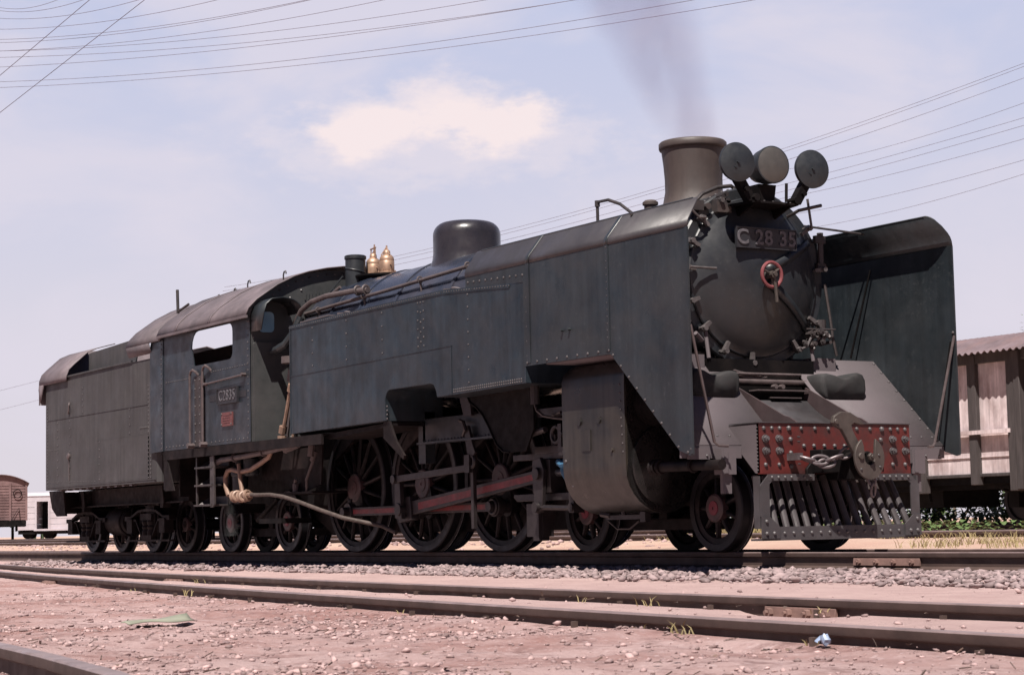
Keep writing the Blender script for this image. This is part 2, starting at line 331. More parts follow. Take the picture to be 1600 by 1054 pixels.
def vnoise(x,y,sc,seed):
    r=np.random.default_rng(seed); T=r.random((256,256)); fx=x/sc; fy_=y/sc; i=np.floor(fx).astype(int); j=np.floor(fy_).astype(int); u=fx-i; v=fy_-j; u=u*u*(3-2*u); v=v*v*(3-2*v)
    g=lambda a,b:T[a%256,b%256]
    return (g(i,j)*(1-u)+g(i+1,j)*u)*(1-v)+(g(i,j+1)*(1-u)+g(i+1,j+1)*u)*v-.5
near=(X>-60)&(X<16)&(Y>-14)&(Y<20)
rough=np.where((Y<fyn(X)-.1)|(Y>1.5),1.0,.35)
Z=Z+np.where(near,rough*(.045*vnoise(X,Y,.9,1)+.028*vnoise(X,Y,.33,2)+.02*vnoise(X,Y,.15,3)),0)
# earth is packed against the siding's rails
wi=np.clip((fy(X)+.10-Y)/.16,0,1)*np.clip((Y-fyn(X)+.16)/.22,0,1); Z=np.where(near,Z*(1-wi)+wi*(-.200+.014*vnoise(X,Y,.4,5)),Z)
dip=np.clip(1-np.abs(X-5.32)/.52,0,1)**.4*np.clip((Y-fy(X)+.34)/.1,0,1)*np.clip((fy(X)+.06-Y)/.08,0,1); Z=np.where(near,Z-.045*dip,Z)
I,J=X.shape; idx=np.arange(I*J).reshape(I,J)
quads=np.stack([idx[:-1,:-1],idx[1:,:-1],idx[1:,1:],idx[:-1,1:]],-1).reshape(-1,4)
me=bpy.data.meshes.new('ground'); me.vertices.add(I*J); me.vertices.foreach_set('co',np.stack([X,Y,Z],-1).ravel())
me.loops.add(quads.size); me.loops.foreach_set('vertex_index',quads.ravel().astype(np.int32)); me.polygons.add(len(quads)); me.polygons.foreach_set('loop_start',np.arange(0,quads.size,4,dtype=np.int32)); me.update(calc_edges=True)
me.polygons.foreach_set('use_smooth',[True]*len(me.polygons))
def ground_mat():
    m=bpy.data.materials.new('dusty_earth'); m.use_nodes=True; t=m.node_tree; P=t.nodes['Principled BSDF']; n=t.nodes.new; l=t.links.new
    g=n('ShaderNodeNewGeometry'); sp=n('ShaderNodeSeparateXYZ'); l(g.outputs['Position'],sp.inputs[0])
    def nz(sc,det=7,ro=.6):
        q=n('ShaderNodeTexNoise'); q.inputs['Scale'].default_value=sc; q.inputs['Detail'].default_value=det; q.inputs['Roughness'].default_value=ro; l(g.outputs['Position'],q.inputs['Vector']); return q.outputs[0]
    def rng(v,a,b,c=0,d=1):
        q=n('ShaderNodeMapRange'); q.inputs[1].default_value=a; q.inputs[2].default_value=b; q.inputs[3].default_value=c; q.inputs[4].default_value=d; l(v,q.inputs[0]); return q.outputs[0]
    def mix(f,a,b):
        q=n('ShaderNodeMix'); q.data_type='RGBA'
        if isinstance(f,float): q.inputs[0].default_value=f
        else: l(f,q.inputs[0])
        for k,c in ((6,a),(7,b)):
            if isinstance(c,tuple): q.inputs[k].default_value=(*c,1)
            else: l(c,q.inputs[k])
        return q.outputs[2]
    path=mix(rng(nz(3),.35,.65),(.45,.325,.31),(.38,.265,.255))
    mauve=mix(rng(nz(1.3,8,.65),.40,.62),(.43,.305,.295),(.29,.165,.15))
    mauve=mix(rng(nz(5,8,.75),.50,.66,0,.85),mauve,(.17,.10,.095))
    mauve=mix(rng(nz(30,4,.6),.56,.7,0,.7),mauve,(.52,.40,.40))
    far=mix(rng(nz(.5,6),.4,.6),(.47,.34,.27),(.42,.27,.22))
    # strips of the yard: rubbishy earth nearest, trodden path, ballast, sandy yard beyond
    def ma(op,a,b):
        q=n('ShaderNodeMath'); q.operation=op
        for k,v in enumerate((a,b)):
            if isinstance(v,(int,float)): q.inputs[k].default_value=v
            else: l(v,q.inputs[k])
        return q.outputs[0]
    xx=sp.outputs[0]; yy=sp.outputs[1]
    edge=ma('ADD',ma('MULTIPLY',xx,-.09),-5.1)
    w=ma('ADD',ma('SUBTRACT',yy,edge),ma('MULTIPLY',ma('SUBTRACT',nz(2.5),.5),.8))
    c=mix(rng(w,-.5,.1),mauve,path)
    c=mix(rng(yy,1.,3.),c,far)
    l(c,P.inputs['Base Color']); P.inputs['Roughness'].default_value=.95; P.inputs['Specular IOR Level'].default_value=.15
    b=n('ShaderNodeBump'); b.inputs['Strength'].default_value=.8; b.inputs['Distance'].default_value=.03; l(nz(38,8,.75),b.inputs['Height']); l(b.outputs[0],P.inputs['Normal'])
    return m
me.materials.append(ground_mat()); go=bpy.data.objects.new('ground',me); COL.objects.link(go); tag(go,kind='structure')

# stones: many jittered low-poly pebbles in one mesh
ICO=[];_b=bmesh.new(); bmesh.ops.create_icosphere(_b,subdivisions=1,radius=1); _b.verts.ensure_lookup_table(); ICOV=np.array([v.co[:] for v in _b.verts]); ICOF=np.array([[v.index for v in f.verts] for f in _b.faces]); _b.free()
_b=bmesh.new(); bmesh.ops.create_icosphere(_b,subdivisions=2,radius=1); _b.verts.ensure_lookup_table(); ICOV2=np.array([v.co[:] for v in _b.verts]); ICOF2=np.array([[v.index for v in f.verts] for f in _b.faces]); _b.free()
def stones(name,pos,rad,material,V=ICOV,F=ICOF,flat=.62,rough=.22,smooth=False):
    n=len(pos); k=len(V); a=RNG.random(n)*2*np.pi
    s=np.stack([rad*(.75+.6*RNG.random(n)),rad*(.7+.5*RNG.random(n)),rad*flat*(.7+.6*RNG.random(n))],-1)
    P=V[None]*(1+rough*(RNG.random((n,k,1))-.5)*2)*s[:,None]
    ca,sa=np.cos(a)[:,None],np.sin(a)[:,None]; tl=(RNG.random((n,1))-.5)*.8
    x=P[...,0]*ca-P[...,1]*sa; y=P[...,0]*sa+P[...,1]*ca; z=P[...,2]+x*tl
    co=np.stack([x,y,z],-1)+pos[:,None]; fa=(F[None]+(np.arange(n)*k)[:,None,None]).reshape(-1,3)
    me=bpy.data.meshes.new(name); me.vertices.add(n*k); me.vertices.foreach_set('co',co.ravel()); me.loops.add(fa.size); me.loops.foreach_set('vertex_index',fa.ravel().astype(np.int32)); me.polygons.add(len(fa)); me.polygons.foreach_set('loop_start',np.arange(0,fa.size,3,dtype=np.int32)); me.update(calc_edges=True)
    if smooth: me.polygons.foreach_set('use_smooth',[True]*len(me.polygons))
    me.materials.append(material); o=bpy.data.objects.new(name,me); COL.objects.link(o); return o
n=10500; x=RNG.uniform(-20,6,n); y=-.66-np.abs(RNG.beta(1.0,2.7,n))*1.3*np.clip(.75+.02*(x+10),.3,1.2)
keep=RNG.random(n)<np.clip((x+22)/16,.12,1); x=x[keep];y=y[keep]; z=np.array(gz(x,y))+.006+RNG.random(len(x))*.018
tag(stones('track_ballast',np.stack([x,y,z],-1),(.012+.034*RNG.random(len(x))**1.6),M['stone'],ICOV,ICOF,.55,.5),'loose greyish pink ballast stones heaped along the rail under the engine','ballast',kind='stuff')
# pebbles and crumbs of the trodden earth nearest the camera
def fan(n,d0,d1,a0=-.30,a1=.30,pw=1.0):
    d=d0+(d1-d0)*RNG.random(n)**pw; t=RNG.uniform(a0,a1,n); base=np.array([CF.x,CF.y]); base=base/np.linalg.norm(base); side=np.array([CR.x,CR.y])
    side=side/np.linalg.norm(side); return CP.x+d*(base[0]+side[0]*t), CP.y+d*(base[1]+side[1]*t)
x,y=fan(34000,4.5,17,pw=1.2); clump=vnoise(x,y,.7,11)+.6*vnoise(x,y,.25,12); k=((y<fyn(x)-.06)|(RNG.random(len(x))<.06))&((clump>-.05)|(RNG.random(len(x))<.22))&(y<-1.5); x=x[k];y=y[k]
z=gz(x,y)+.045*vnoise(x,y,.9,1)+.028*vnoise(x,y,.33,2)+.02*vnoise(x,y,.15,3); z=np.where((y<fy(x))&(y>fyn(x)),-.2,z)+.003
tag(stones('yard_pebbles',np.stack([x,y,z],-1),.003+.016*RNG.random(len(x))**4.0,M['pebble'],ICOV,ICOF,.55,.4),'pinkish pebbles and crumbs scattered over the bare earth','pebbles',kind='stuff')
x=RNG.uniform(-45,-8,2600); y=RNG.uniform(1.2,22,2600); 
tag(stones('yard_rubble',np.stack([x,y,gz(x,y)+.01],-1),RNG.uniform(.015,.05,2600),M['pebble']),'small rubble littering the sandy yard behind the engine','rubble',kind='stuff')

# ============================================================ TRACKS
RP=[(-.055,0),(.055,0),(.055,.010),(.018,.022),(.009,.03),(.009,.092),(.030,.102),(.032,.112),(.032,.134),(.026,.140),(-.026,.140),(-.032,.134),(-.032,.112),(-.030,.102),(-.009,.092),(-.009,.03),(-.018,.022),(-.055,.010)]
def rail(parent,pts,top=0,name='rail'):
    b=MB(); P=[Vector((p[0],p[1],0)) for p in pts]; rows=[]
    for i,p in enumerate(P):
        d=(P[min(i+1,len(P)-1)]-P[max(i-1,0)]).normalized(); nrm=Vector((-d.y,d.x,0))
        zt=pts[i][2] if len(pts[i])>2 else top
        rows.append([p+nrm*a+Vector((0,0,zt-.14+h)) for a,h in RP])
    n=len(RP); vs=[v for r in rows for v in r]; fs=[];mi=[]
    for k in range(len(rows)-1):
        for i in range(n):
            fs.append((k*n+i,k*n+(i+1)%n,(k+1)*n+(i+1)%n,(k+1)*n+i)); mi.append(1 if i in (8,9,10,) else 0)
    b.add(vs,fs); b.mi=mi; b.add(rows[0],[tuple(range(n))]); b.add(rows[-1],[tuple(range(n))])
    return b.build(name,[M['rail'],M['railtop']],parent,ang=24)
def fishplate(parent,x0,x1,yf,top,side=-1):
    b=MB(); ym=(yf(x0)+yf(x1))/2; ang=math.atan2(yf(x1)-yf(x0),x1-x0); L_=x1-x0
    b.prism([(-.012,-.112),(-.036,-.106),(-.028,-.048),(-.012,-.042)] ,'x',-L_/2,L_/2)
    b2=MB()
    for i in range(4):
        xx=-L_/2+L_*(.1+.267*i); b2.cyl((xx,-.030,-.078),(xx,-.058,-.078),.024,n=6); b2.cyl((xx,-.050,-.078),(xx,-.074,-.078),.012,n=8)
    o=b.build('fishplate',M['fish'],parent,loc=Vector(((x0+x1)/2,ym,top))-parent.location,rot=(0,0,ang),bevel=.003)
    b2.split('bolt',M['fish'],o,loc=(0,0,0)); return o
tm=empty('railway_track',(-6,0,-.14),'dark track whose rails carry the engine and its tender, edged by ballast','railway track')
for s in (-1,1): rail(tm,[(x,s*.566) for x in np.arange(-260,16,4.)],0)
fishplate(tm,.85,1.62,lambda x:-.566,0)
tf=empty('railway_track',(0,-5,-.27),'curving siding of two rusty rails half sunk in the earth in front of the engine','railway track')
XX=list(np.arange(-70,13,1.))
rail(tf,[(x,fy(x)) for x in XX],-.13); rail(tf,[(x,fyn(x)) for x in XX],-.13)
fishplate(tf,5.02,5.62,fy,-.13); fishplate(tf,-5.6,-5.0,fy,-.13); fishplate(tf,-6.6,-6.0,fyn,-.13)
b=MB()
for x in np.arange(-4,9.5,.95):
    for f in (fy,fyn):
        for o in (-.055,.055): b.box(x-.012,x+.012,f(x)+o-.012,f(x)+o+.012,-.232,-.186+.008*random.random())
b.split('rail_spike',M['spike'],tf)
tl=empty('railway_track',(7,-9.8,-.27),'single worn rail curving across the near left corner of the foreground','railway track')
rail(tl,[(6.0-2,-9.05,-.115),(6.0,-9.23,-.115),(7.05,-9.345,-.115),(8.0,-9.48,-.115),(9.5,-9.78,-.115),(11,-10.2,-.115)],-.115)
tb=empty('railway_track',(-20,8,0),'rusty track on the sandy yard just behind the engine','railway track')
for y in (7.5,8.63): rail(tb,[(x,y) for x in np.arange(-220,10,10.)],.085)
tb=empty('railway_track',(-20,15,0),'track on the far side of the yard under the whitewashed goods wagon','railway track')
for y in (14.65,15.78): rail(tb,[(x,y) for x in np.arange(-220,10,10.)],.12)
tb=empty('railway_track',(-60,24,0),'distant track beyond the yard leading past the brown van','railway track')
for y in (23,24.13): rail(tb,[(x,y+(-x-60)*.05) for x in np.arange(-260,0,10.)],.15)
# ============================================================ STEAM LOCOMOTIVE
W2=1.49
LOCO=empty('steam_locomotive',(-6,0,0),'dark tank engine with bell mouthed chimney, tall side sheets and red front beam','steam locomotive')
XD=[-4.51,-6.167,-7.824]; XP=[-.876,-2.921]; XT=[-9.666,-11.43]
YW=.655                                   # outer face of the tyres
# ---------------- wheels
def wheel(name,r,spokes,hub_r,hubmat,parent,crank=None,tw=.125):
    b=MB()                                 # rim, spokes, boss; outer face at y=0, wheel lies towards +y
    ri=r-.065
    b.lathe([(ri-.055,.018),(ri,.012),(ri,.105),(ri-.055,.098)],(0,0,0),(0,1,0),56,closed=True)
    for k in range(spokes):
        a=2*math.pi*(k+.5)/spokes; d=Vector((math.cos(a),0,math.sin(a))); t=Vector((-math.sin(a),0,math.cos(a)))
        p0=d*(hub_r*.75)+Vector((0,.045,0)); p1=d*(ri-.04)+Vector((0,.06,0)); vs=[]
        for p,wd,dp in ((p0,.030,.034),(p1,.019,.024)):
            for c,e in ((1,0),(.6,.8),(0,1),(-.6,.8),(-1,0),(-.6,-.8),(0,-1),(.6,-.8)): vs.append(p+t*(wd*c)+Vector((0,dp*e,0)))
        b.add(vs,[(i,(i+1)%8,8+(i+1)%8,8+i) for i in range(8)])
    b.cyl((0,.10,0),(0,.57,0),.075,n=16)
    if crank:
        cx,cz=crank; b.cyl((cx,-.015,cz),(cx,.09,cz),.105,n=24)
        d=Vector((cx,0,cz)).normalized(); t=Vector((-d.z,0,d.x)); q=[]
        for s,rr in ((0,hub_r*.9),(1,.1)):
            for e in (1,-1): q.append(Vector((cx*s,0,cz*s))+t*(rr*e))
        b.add([v+Vector((0,-.01,0)) for v in q]+[v+Vector((0,.09,0)) for v in q],[(0,1,3,2),(4,6,7,5),(0,2,6,4),(1,5,7,3)])
        # balance weight opposite the crank
        a=math.degrees(math.atan2(-cz,-cx)); o=arcpts(0,0,ri-.045,a-34,a+34,14); b.prism(o,'y',.014,.095)
    w=b.build(name,M['wheel'],parent)
    t=MB(); t.lathe([(r-.068,.0),(r-.012,-.004),(r,.006),(r+.001,.088),(r+.03,.098),(r+.03,.125),(r-.05,.127),(r-.068,.11)],(0,0,0),(0,1,0),72,closed=True)
    t.build('tyre',M['tyre'],w)
    if r<.5 or True:
        e=MB(); e.lathe([(r+.004,.0895),(r+.031,.0985),(r+.031,.1045),(r+.004,.0945)],(0,0,0),(0,1,0),72,closed=True); e.build('flange_edge',M['steel'],w)
    h=MB(); h.lathe([(hub_r,.05),(hub_r,-.012),(hub_r-.015,-.022),(0,-.022)],(0,0,0),(0,1,0),32); h.build('hub',M['hubgrey'],w)
    h=MB(); h.lathe([(hub_r*.52,-.015),(hub_r*.5,-.028),(hub_r*.12,-.028),(hub_r*.10,-.022),(0,-.022)],(0,0,0),(0,1,0),28); h.build('hub_cap',hubmat,w)
    return w
CRX,CRZ=.13,-.28
w0=wheel('driving_wheel',.7515,15,.165,M['hubgrey'],LOCO,(CRX,CRZ))
first=True
for s in (-1,1):
    for x in XD:
        w=w0 if first else copy_tree(w0,LOCO); first=False
        w.location=Vector((x,s*YW,.7515))-LOCO.location
        if s>0: w.rotation_euler=(0,0,math.pi)
w1=wheel('carrying_wheel',.387,9,.125,M['hubred'],LOCO); first=True
for s in (-1,1):
    for i,x in enumerate(XP+XT):
        w=w1 if first else copy_tree(w1,LOCO); first=False
        w.location=Vector((x,s*YW,.387))-LOCO.location; w.rotation_euler=(0,.4*i,math.pi if s>0 else 0)
        if s>0: w.rotation_euler=(0,0,math.pi)
# ---------------- frames and the dark works between the wheels
b=MB()
for s in (-1,1):
    b.prism([(-11.9,.62),(-11.9,1.28),(-.95,1.28),(-.36,.93),(-.06,.85),(-.06,.70),(-2.0,.60),(-2.3,.30),(-3.6,.22),(-8.8,.22),(-9.2,.40),(-11.0,.40)],'y',s*.46-.014,s*.46+.014)
b.box(-11.9,-11.86,-1.2,1.2,.75,1.28); b.box(-4.0,-3.9,-.46,.46,.5,1.5); b.box(-5.4,-5.3,-.46,.46,.7,1.5); b.box(-7.0,-6.9,-.46,.46,.7,1.5)
b.box(-2.6,-1.1,-.6,.6,.95,1.7)
b.build('main_frame',M['frame'],LOCO)
b=MB(); b.prism([(-11.2,.62),(-8.4,.55),(-8.35,1.9),(-11.2,1.3)],'y',-.62,.62); b.build('ash_pan',M['under'],LOCO,bevel=.01)
b=MB()                                      # front and rear bogie frames
for x0,x1 in ((XP[1]-.42,XP[0]+.42),(XT[1]-.42,XT[0]+.42)):
    for s in (-1,1): b.prism([(x0,.40),(x0+.2,.62),(x1-.2,.62),(x1,.40),(x1-.1,.28),(x1-.35,.28),(x1-.45,.42),(x0+.45,.42),(x0+.35,.28),(x0+.1,.28)],'y',s*.50-.012,s*.50+.012)
    xm=(x0+x1)/2; b.box(xm-.25,xm+.25,-.5,.5,.42,.66); b.box(x0+.35,x1-.35,-.50,-.46,.20,.30); b.box(x0+.35,x1-.35,.46,.50,.20,.30); b.box(xm-.06,xm+.06,-.49,-.46,.28,.5); b.box(xm-.06,xm+.06,.46,.49,.28,.5)
b.split('bogie_frame',M['frame'],LOCO)
# ---------------- boiler, smokebox, chimney, dome
ZB=2.475
b=MB(); b.cyl((-8.9,0,ZB),(-2.5,0,ZB),.835,n=64)
for x in (-8.2,-7.45,-6.55,-5.3,-3.9,-2.7): b.lathe([(.836,-.03),(.848,-.026),(.848,.026),(.836,.03)],(x,0,ZB),(1,0,0),64)
b.build('boiler',M['clad'],LOCO)
b=MB(); b.prism([(-.8,1.55),(.8,1.55),(.62,2.1),(-.62,2.1)],'x',-8.85,-7.0); b.build('firebox',M['under'],LOCO)
b=MB(); b.lathe([(.815,-2.55),(.815,-1.16),(.835,-1.16),(.835,-1.10),(.82,-1.083),(.735,-1.083),(.735,-1.12),(0,-1.12)],(0,0,ZB),(1,0,0),72)
b.rivrow((-2.5,0,ZB),(-2.5,0,ZB),1)
for k in range(72):
    a=2*math.pi*k/72; 
    b.riv((-1.13,.835*math.cos(a),ZB+.835*math.sin(a)),(0,math.cos(a),math.sin(a)),.010)
b.prism([(-.40,1.2),(.40,1.2),(.55,1.8),(-.55,1.8)],'x',-2.45,-1.2)      # saddle
sb=b.build('smokebox',M['smokeboxp'],LOCO)
b=MB(); b.box(-2.5,-1.25,-.02,.02,ZB+.79,ZB+.83); 
# door
b=MB(); prof=[(.0,.205),(.10,.203),(.25,.188),(.40,.158),(.55,.112),(.66,.062),(.705,.03),(.725,.03),(.735,.02),(.735,.0)]
b.lathe(prof[::-1],(-1.085,0,ZB),(1,0,0),72)
door=b.build('smokebox_door',M['smokeboxp'],LOCO,ang=40)
def onface(r,a): return (r*math.cos(R_(a)),ZB+r*math.sin(R_(a)))
for a in (158,176,198,218,240,264,305,330,8,38,120,140):    # clamps round the door
    b=MB(); y,z=onface(.775,a); y2,z2=onface(.69,a); ym,zm=onface(.79,a)
    b.cyl((-1.09,ym,zm),(-.985,ym,zm),.018,n=8); b.cyl((-1.0,ym,zm),(-.972,ym,zm),.026,n=6)
    d=Vector((0,y2-ym,z2-zm)).normalized(); t=Vector((0,-d.z,d.y)); c=Vector((-1.015,ym,zm))
    q=[c-d*.025+t*.024,c-d*.025-t*.024,c+d*.10-t*.015,c+d*.10+t*.015]
    b.add([v+Vector((-.022,0,0)) for v in q]+[v+Vector((.012,0,0)) for v in q],[(0,1,2,3),(4,7,6,5),(0,4,5,1),(1,5,6,2),(2,6,7,3),(3,7,4,0)])
    if a in (176,238,305,140,38):            # some carry a cranked lever
        p=c+Vector((.05,0,0)); e=Vector((0,math.cos(R_(a+60)),math.sin(R_(a+60)))) if a!=176 else Vector((0,1,-.05)); f=Vector((0,-.15,1)).normalized() if a!=176 else Vector((.3,1,0)).normalized()
        b.tube([p,p+e*.07+f*.02,p+e*.11+f*.07,p+e*.15+f*.12],.012,8)
    b.build('door_clamp',M['clamp'],door)
def strap(y0,z0,y1,z1):
    b=MB(); P=Vector((0,y0,z0)); Q=Vector((0,y1,z1)); t=(Q-P).normalized(); n_=Vector((0,-t.z,t.y)); rows=[]
    for k in range(9):
        c=P.lerp(Q,k/8); r=math.hypot(c.y,c.z-ZB); h=np.interp(r,[p_[0] for p_ in prof],[p_[1] for p_ in prof]); x=-1.085+h+.018
        wd=.045-.012*(k/8); rows.append([Vector((x,c.y,c.z))+n_*wd,Vector((x,c.y,c.z))-n_*wd])
    b.strip(rows); return b.build('hinge_strap',M['smokeboxp'],door,solid=.022)
strap(.0,ZB+.04,.66,ZB+.36); strap(.02,ZB-.05,.60,ZB-.46)
b=MB(); b.cyl((-1.06,.80,ZB+.12),(-1.06,.80,ZB+.46),.030,n=10); b.box(-1.07,-1.03,.72,.84,ZB+.36,ZB+.43); b.box(-1.07,-1.03,.74,.84,ZB+.11,ZB+.17); b.cyl((-1.06,.77,ZB-.50),(-1.06,.77,ZB-.36),.05,n=10)
b.split('hinge',M['iron'],door)
b=MB(); b.torus((-.80,0,ZB),(1,0,0),.112,.017,32,8); b.build('handwheel',M['handred'],door)
b=MB(); b.tube([(-.78,.01,ZB+.02),(-.775,.02,ZB-.12),(-.775,.03,ZB-.25)],.016,8); b.cyl((-.88,0,ZB),(-.76,0,ZB),.035,n=10); b.cyl((-.80,0,ZB),(-.74,0,ZB),.022,n=6)
for k in range(3): 
    a=.6+k*2.1; b.tube([(-.80,0,ZB),(-.80,.11*math.cos(a),ZB+.11*math.sin(a))],.012,6)
b.build('door_handle',M['hookm'],door)
# number plate on the door
b=MB(); px=-.86; b.box(px-.02,px,-.345,.345,2.715,2.905)
for z in (2.715,2.895): b.box(px,px+.008,-.345,.345,z,z+.010)
for y in (-.345,.335): b.box(px,px+.008,y,y+.010,2.725,2.895)
np_=b.build('number_plate',M['plateink'],LOCO)
mt=Matrix(((0,0,1,px+.004),(1,0,0,0),(0,1,0,2.81),(0,0,0,1)))
t=text_mesh('C 28 35','plate_lettering',M['letter'],LOCO,.188,mt,.006,1.04,.0035); t.parent=np_; t.location=(0,0,0)
b=MB(); b.tube([(-1.0,-.25,2.80),(px-.01,-.25,2.80)],.015); b.tube([(-1.05,.25,2.80),(px-.01,.25,2.80)],.015); b.build('plate_stay',M['iron'],np_)
# chimney
b=MB(); cx=-1.93
b.lathe([(.40,3.16),(.335,3.225),(.295,3.30),(.275,3.40),(.275,3.52),(.285,3.66),(.298,3.77),(.300,3.80),(.318,3.805),(.325,3.82),(.325,3.865),(.31,3.88),(.262,3.88),(.255,3.80),(.22,3.40)],(cx,0,0),(0,0,1),64)
b.build('chimney',M['chim'],LOCO,ang=50)
# dome
b=MB(); cx=-6.24
b.lathe([(.50,3.10),(.43,3.19),(.395,3.28),(.385,3.36),(.385,3.56)]+[(.385-.15+.15*math.cos(R_(a)),3.56+.15*math.sin(R_(a))) for a in range(10,90,12)]+[(.12,3.722),(0,3.726)],(cx,0,0),(0,0,1),64)
dm=b.build('dome',M['domep'],LOCO,ang=50)
b=MB(); b.torus((cx,0,3.735),(0,1,0),.05,.006,14,6,0,math.pi,up=(1,0,0)); b.build('lifting_eye',M['iron'],dm)
# ---------------- side tanks
SEAM=[-7.2,-6.35,-5.51,-3.70]
for s in (-1,1):
    y0=s*W2; yi=s*.80
    b=MB(); notch=[(-5.45,1.40),(-5.45,1.60)]+[(-5.33+.12*math.cos(R_(a)),1.60+.12*math.sin(R_(a))) for a in range(170,89,-16)]+[(-4.46,1.72),(-4.40,1.70),(-4.36,1.64),(-4.34,1.575)]
    pr=[(-7.79,1.375)]+notch+[(-2.64,1.60),(-2.64,2.55),(-2.95,2.56),(-4.2,2.635),(-7.79,2.615)]
    b.prism(pr,'y',y0,yi)
    n_=(0,s,0)
    for x in SEAM: b.rivrow((x,y0,2.12 if x<-4 else 1.68),(x,y0,2.55),.13,n_,.0085)
    for dx,ph in ((-.06,0),(0,.045),(.06,0)): b.rivrow((-4.66+dx,y0,2.12+ph),(-4.66+dx,y0,2.57),.09,n_,.0085)
    b.rivrow((-4.0,y0,1.628),(-2.72,y0,1.642),.04,n_,.0085); b.rivrow((-4.0,y0,1.605),(-2.72,y0,1.619),.04,n_,.0085)
    b.rivrow((-5.42,y0,1.42),(-5.42,y0,1.55),.05,n_,.010)
    tk=b.build('side_tank',M['paint2'],LOCO)
    b=MB(); lo=[(-7.785,1.378),(-5.452,1.403),(-5.452,1.60)]+[(-5.33+.124*math.cos(R_(a)),1.60+.124*math.sin(R_(a))) for a in range(170,89,-16)]+[(-4.46,1.724),(-4.40,1.704),(-4.355,1.64),(-4.335,1.58),(-4.035,1.583),(-4.035,2.075),(-7.785,2.042)]
    b.prism(lo,'y',y0+s*.0045,y0-s*.002)
    b.prism([(-7.785,2.042),(-4.035,2.075),(-4.035,2.068),(-7.785,2.035)],'y',y0+s*.0045,y0+s*.010)
    b.build('lower_patch_plate',M['paint2'],tk)
    b=MB()                                   # beading along the top with its rivet line
    tp=[(-7.79,2.615),(-4.2,2.635),(-3.6,2.60),(-2.9,2.555)]
    for i in range(3):
        (xa,za),(xb,zb)=tp[i],tp[i+1]; b.prism([(xa,za-.03),(xb,zb-.03),(xb,zb+.012),(xa,za+.012)],'y',y0+s*.001,y0+s*.008); b.rivrow((xa,y0+s*.008,za-.010),(xb,y0+s*.008,zb-.010),.05,n_,.0065)
    b.prism([(-7.79,1.38),(-7.775,1.38),(-7.775,2.60),(-7.79,2.60)],'y',y0+s*.005,y0+s*.010)
    b.build('tank_beading',M['paint2'],tk)
    b=MB()                                   # fillers and clips on the tank top
    for x in (-7.55,-7.0,-4.55): 
        b.torus((x,s*1.10,2.70),(0,0.3,1),.07,.014,16,6); b.box(x-.06,x+.06,s*1.10-.05,s*1.10+.05,2.61,2.69)
        b.box(x-.17,x-.12,s*1.16-.03,s*1.16+.03,2.61,2.73)
    b.split('tank_filler',M['dusty'],tk)
    b=MB(); b.prism([(-7.75,2.66),(-7.0,2.67),(-7.0,2.685),(-7.75,2.675)],'y',s*.85,s*1.38); b.build('tank_lid',M['dusty'],tk)
